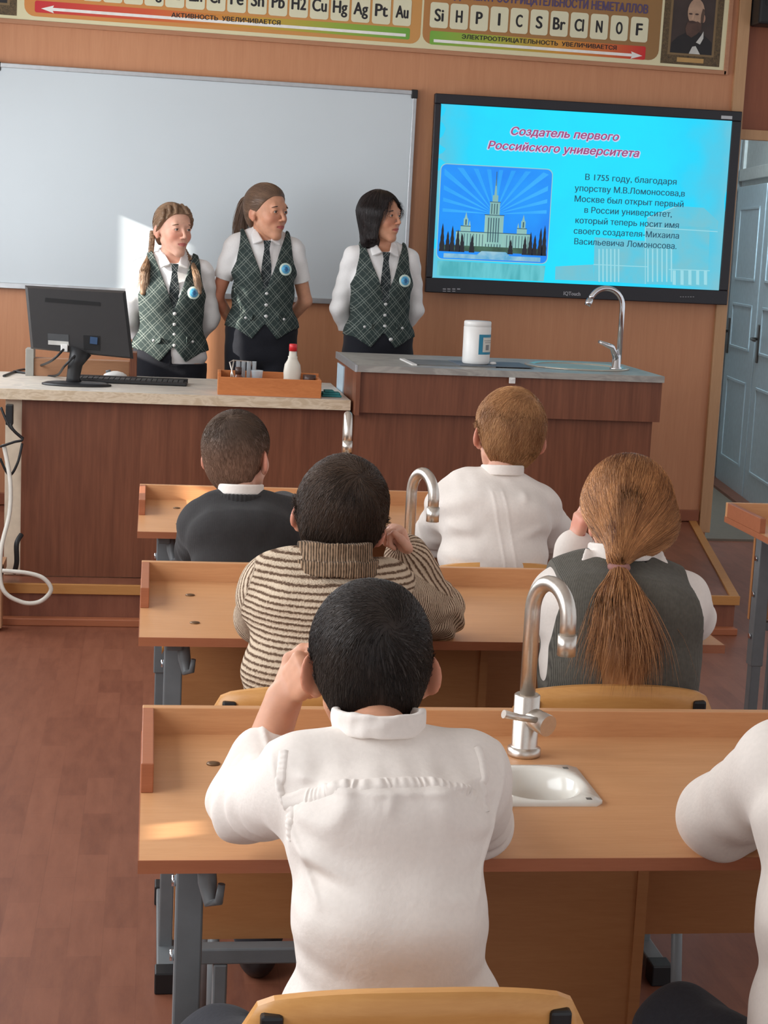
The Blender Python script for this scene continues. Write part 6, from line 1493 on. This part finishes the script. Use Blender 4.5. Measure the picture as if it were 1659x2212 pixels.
def boy_fair():
    k = Kid('fair-haired boy in a white shirt with a strip seam down his back', at(1085, 1020, 4.16), at(1066, 1120, 4.11), at(1064, 1210, 4.08), at(1064, 1310, 4.06), ((.118, .085), (.118, .082), (.130, .09)),
            at(978, 1098, 4.17), at(1160, 1106, 4.17), at(940, 1158, 4.34), at(1200, 1165, 4.34), at(1000, 1150, 4.58), at(1150, 1160, 4.58), (.048, .038, .026))
    H = Frame(at(1097, 941, 4.22), .08, -.06, .10, 1.01); H.ear = 1
    k.body(H, MT['skin'], (None, None), legs(k, k.pelvis)); k.bottoms(MT['trouser_grey'])
    S = Sdf(.010); k.torso(S); k.arms(S, .008, .95); sf = shirt_folds(61, .0024); S.cut(sf)
    for q in (-1, 1): elbow_folds(S, k, q, .005, 110, .10, 4+q)
    B_ = lambda a, b: at(a, b, 4.03)
    folds(S, k, [(B_(955, 1130), B_(1030, 1150), .012, .003), (B_(950, 1160), B_(1040, 1165), .012, -.0015), (B_(1170, 1140), B_(1110, 1160), .012, .004), (B_(955, 1195), B_(1060, 1200), .012, .004), (B_(985, 1030), B_(1010, 1070), .012, .004), (B_(1150, 1040), B_(1130, 1090), .012, .004)])
    nb = k.nb; xs = at(1085, 1120, 4.02); slope = (at(1094, 1205, 4.02).x-at(1075, 1035, 4.02).x)/(at(1094, 1205, 4.02).z-at(1075, 1035, 4.02).z)
    for d in (-.014, .014): ridge(S, lambda x, y, z, d=d: x-(xs.x+slope*(z-xs.z)+d), .0022, .003, lambda x, y, z: np.clip((nb.y-.03-y)/.02, 0, 1)*np.clip((nb.z-.025-z)/.01, 0, 1))
    S.cut(lambda D, x, y, z: D+.0018*np.sin(90*(z-nb.z)+30*np.abs(x-nb.x))*np.clip((np.abs(x-nb.x)-.06)/.04, 0, 1)); k.neck_cut(S, .045); S.cut(lambda D, x, y, z: np.maximum(D, .52-z)); k.put('shirt', S, 'shirt', .0036)
    C = Sdf(); k.ring(C, .051, .013, .0042, .006, .2); k.put('collar', C, 'shirt', .0028)
    hk(k, H, HM['fair'], 44, n=8000, thick=.0135, length=.05, radius=.0006, whorl=(.030, -.060, .092), swirl=.8, lift=.005, messy=.3, line=((-.12, -.084), (-.05, -.080), (-.03, -.04), (.0, -.025), (.03, .0), (.05, .03), (.07, .05), (.1, .055)))
def girl_pony():
    k = Kid('girl with a long auburn-blond ponytail and grey knitted vest, hand on her cheek', at(1338, 1215, 2.99), at(1338, 1330, 2.94), at(1335, 1450, 2.92), at(1335, 1560, 2.92), ((.125, .088), (.122, .082), (.135, .088)),
            at(1208, 1302, 3.0), at(1468, 1306, 3.0), at(1226, 1340, 3.24), at(1492, 1335, 3.20), at(1243, 1172, 3.24), at(1400, 1320, 3.45), (.040, .032, .024))
    H = Frame(at(1350, 1112, 3.06), .12, -.10, -.03, .93)
    k.body(H, MT['skin'], ((Vector((.012, -.01, .09)), Vector((1, .1, .0)), .80, (.30, .5, .4), 1), None), legs(k, k.pelvis)); k.bottoms(MT['trouser_grey'])
    S = Sdf(.009); k.torso(S); k.arms(S, .008, .9); S.cut(shirt_folds(71, .002))
    for q in (-1, 1): elbow_folds(S, k, q, .004, 120, .1, 6+q)
    k.neck_cut(S, .046); S.cut(lambda D, x, y, z: np.maximum(D, .52-z)); k.put('blouse', S, 'shirt', .0036)
    V = Sdf(.017); k.torso(V); top = (k.sh[1]+k.sh[-1])/2; V.cut(shirt_folds(72, .0014))
    V.cut(lambda D, x, y, z: np.maximum(D, np.abs(x-(k.nb.x+k.chest.x)/2)-np.interp(z, [top.z-.22, top.z-.16, top.z-.10, top.z, top.z+.05], [.5, .152, .146, .136, .124]).astype(np.float32)))
    k.neck_cut(V, .060, .8, -.012); V.cut(lambda D, x, y, z: np.maximum(D, .51-z)); k.put('vest', V, 'grey_vest', .0034)
    C = Sdf(); k.ring(C, .055, .015, .005, .022, .3)
    c = k.nb; 
    for q in (-1, 1): C.seg(c+Vector((q*.052, -.024, .016)), c+Vector((q*.070, -.040, -.010)), (.026, .005), (.020, .005), (.9, -.2*q, .0), .01)
    k.put('collar', C, 'shirt', .0028)
    t = np.array(at(1337, 1225, 2.895)); d1, d2, d3 = np.array(at(1338, 1300, 2.845)), np.array(at(1345, 1390, 2.84)), np.array(at(1335, 1492, 2.845))
    tl = H.loc(*t)
    def extra(S):
        S.ell(H.w((0, -.018, .020)), np.array((.081, .104, .098))*H.k, H.R, .02)
        S.seg(H.w((0, -.055, .0)), t+np.array((0, .012, .012)), (.070*H.k, .040*H.k), (.018, .016), H.R[:, 0], .05)
    hk(k, H, HM['pony'], 45, n=9500, thick=.012, length=.18, radius=.00042, goal=tuple(tl), lift=.0035, messy=.16, m=9, cl_=.30, bump_=.0003, tail_tone=.42, extra=extra, line=((-.3, -.30), (-.07, -.25), (-.04, -.09), (-.02, -.03), (.0, -.012), (.03, .02), (.06, .05), (.1, .06)),
       tails=[([tuple(t), tuple(t*.6+d1*.4), tuple(d1), tuple(d2), tuple(d3)], [.012, .026, .048, .066, .064], 2600, .35)])
    tm = Sdf(); T = t
    for i in range(12):
        a0, a1 = 2*math.pi*i/12, 2*math.pi*(i+1)/12; tm.cap(T+np.array((.0145*math.cos(a0), .0145*math.sin(a0), 0)), T+np.array((.0145*math.cos(a1), .0145*math.sin(a1), 0)), .0062, .0062, .003)
    k.put('hair_tie', tm, plain('dusty_pink_band', (150, 104, 96), .8), .002)
def boy_edge():
    pel = at(1870, 2200, 1.80)
    k = Kid('pupil at the picture\'s edge, white sleeve resting on the closest desk', at(1860, 1605, 1.92), at(1858, 1790, 1.86), at(1858, 1990, 1.82), pel, ((.115, .084), (.102, .076), (.112, .08)),
            at(1690, 1668, 1.93), at(2040, 1680, 1.92), at(1558, 1768, 2.06), at(2060, 1790, 2.05), at(1760, 1740, 2.22), at(1880, 1740, 2.26), (.042, .034, .024))
    H = Frame(at(1845, 1430, 2.0), .0, -.15, 0, .9)
    lg = {-1: (at(1475, 2240, 2.02), (.70, 2.02, .09)), 1: ((pel.x+.12, 2.12, .5), (pel.x+.12, 2.1, .09))}
    k.body(H, MT['skin'], (None, None), lg); k.bottoms(MT['trouser_grey'])
    S = Sdf(.010); k.torso(S); k.arms(S, .009, .9); S.cut(shirt_folds(81, .0026))
    for q in (-1, 1): elbow_folds(S, k, q, .004, 120, .09, 9+q)
    k.neck_cut(S, .044); S.cut(lambda D, x, y, z: np.maximum(D, .52-z)); k.put('shirt', S, 'shirt', .003)
    C = Sdf(); k.ring(C, .052, .0140, .0045, .021, .15); k.put('collar', C, 'shirt', .0026)
    hk(k, H, HM['dkbrown'], 46, n=1500, thick=.010, length=.03, radius=.0005)
build_girls()
boy_white(); boy_striped(); boy_crop(); boy_fair(); girl_pony(); boy_edge()
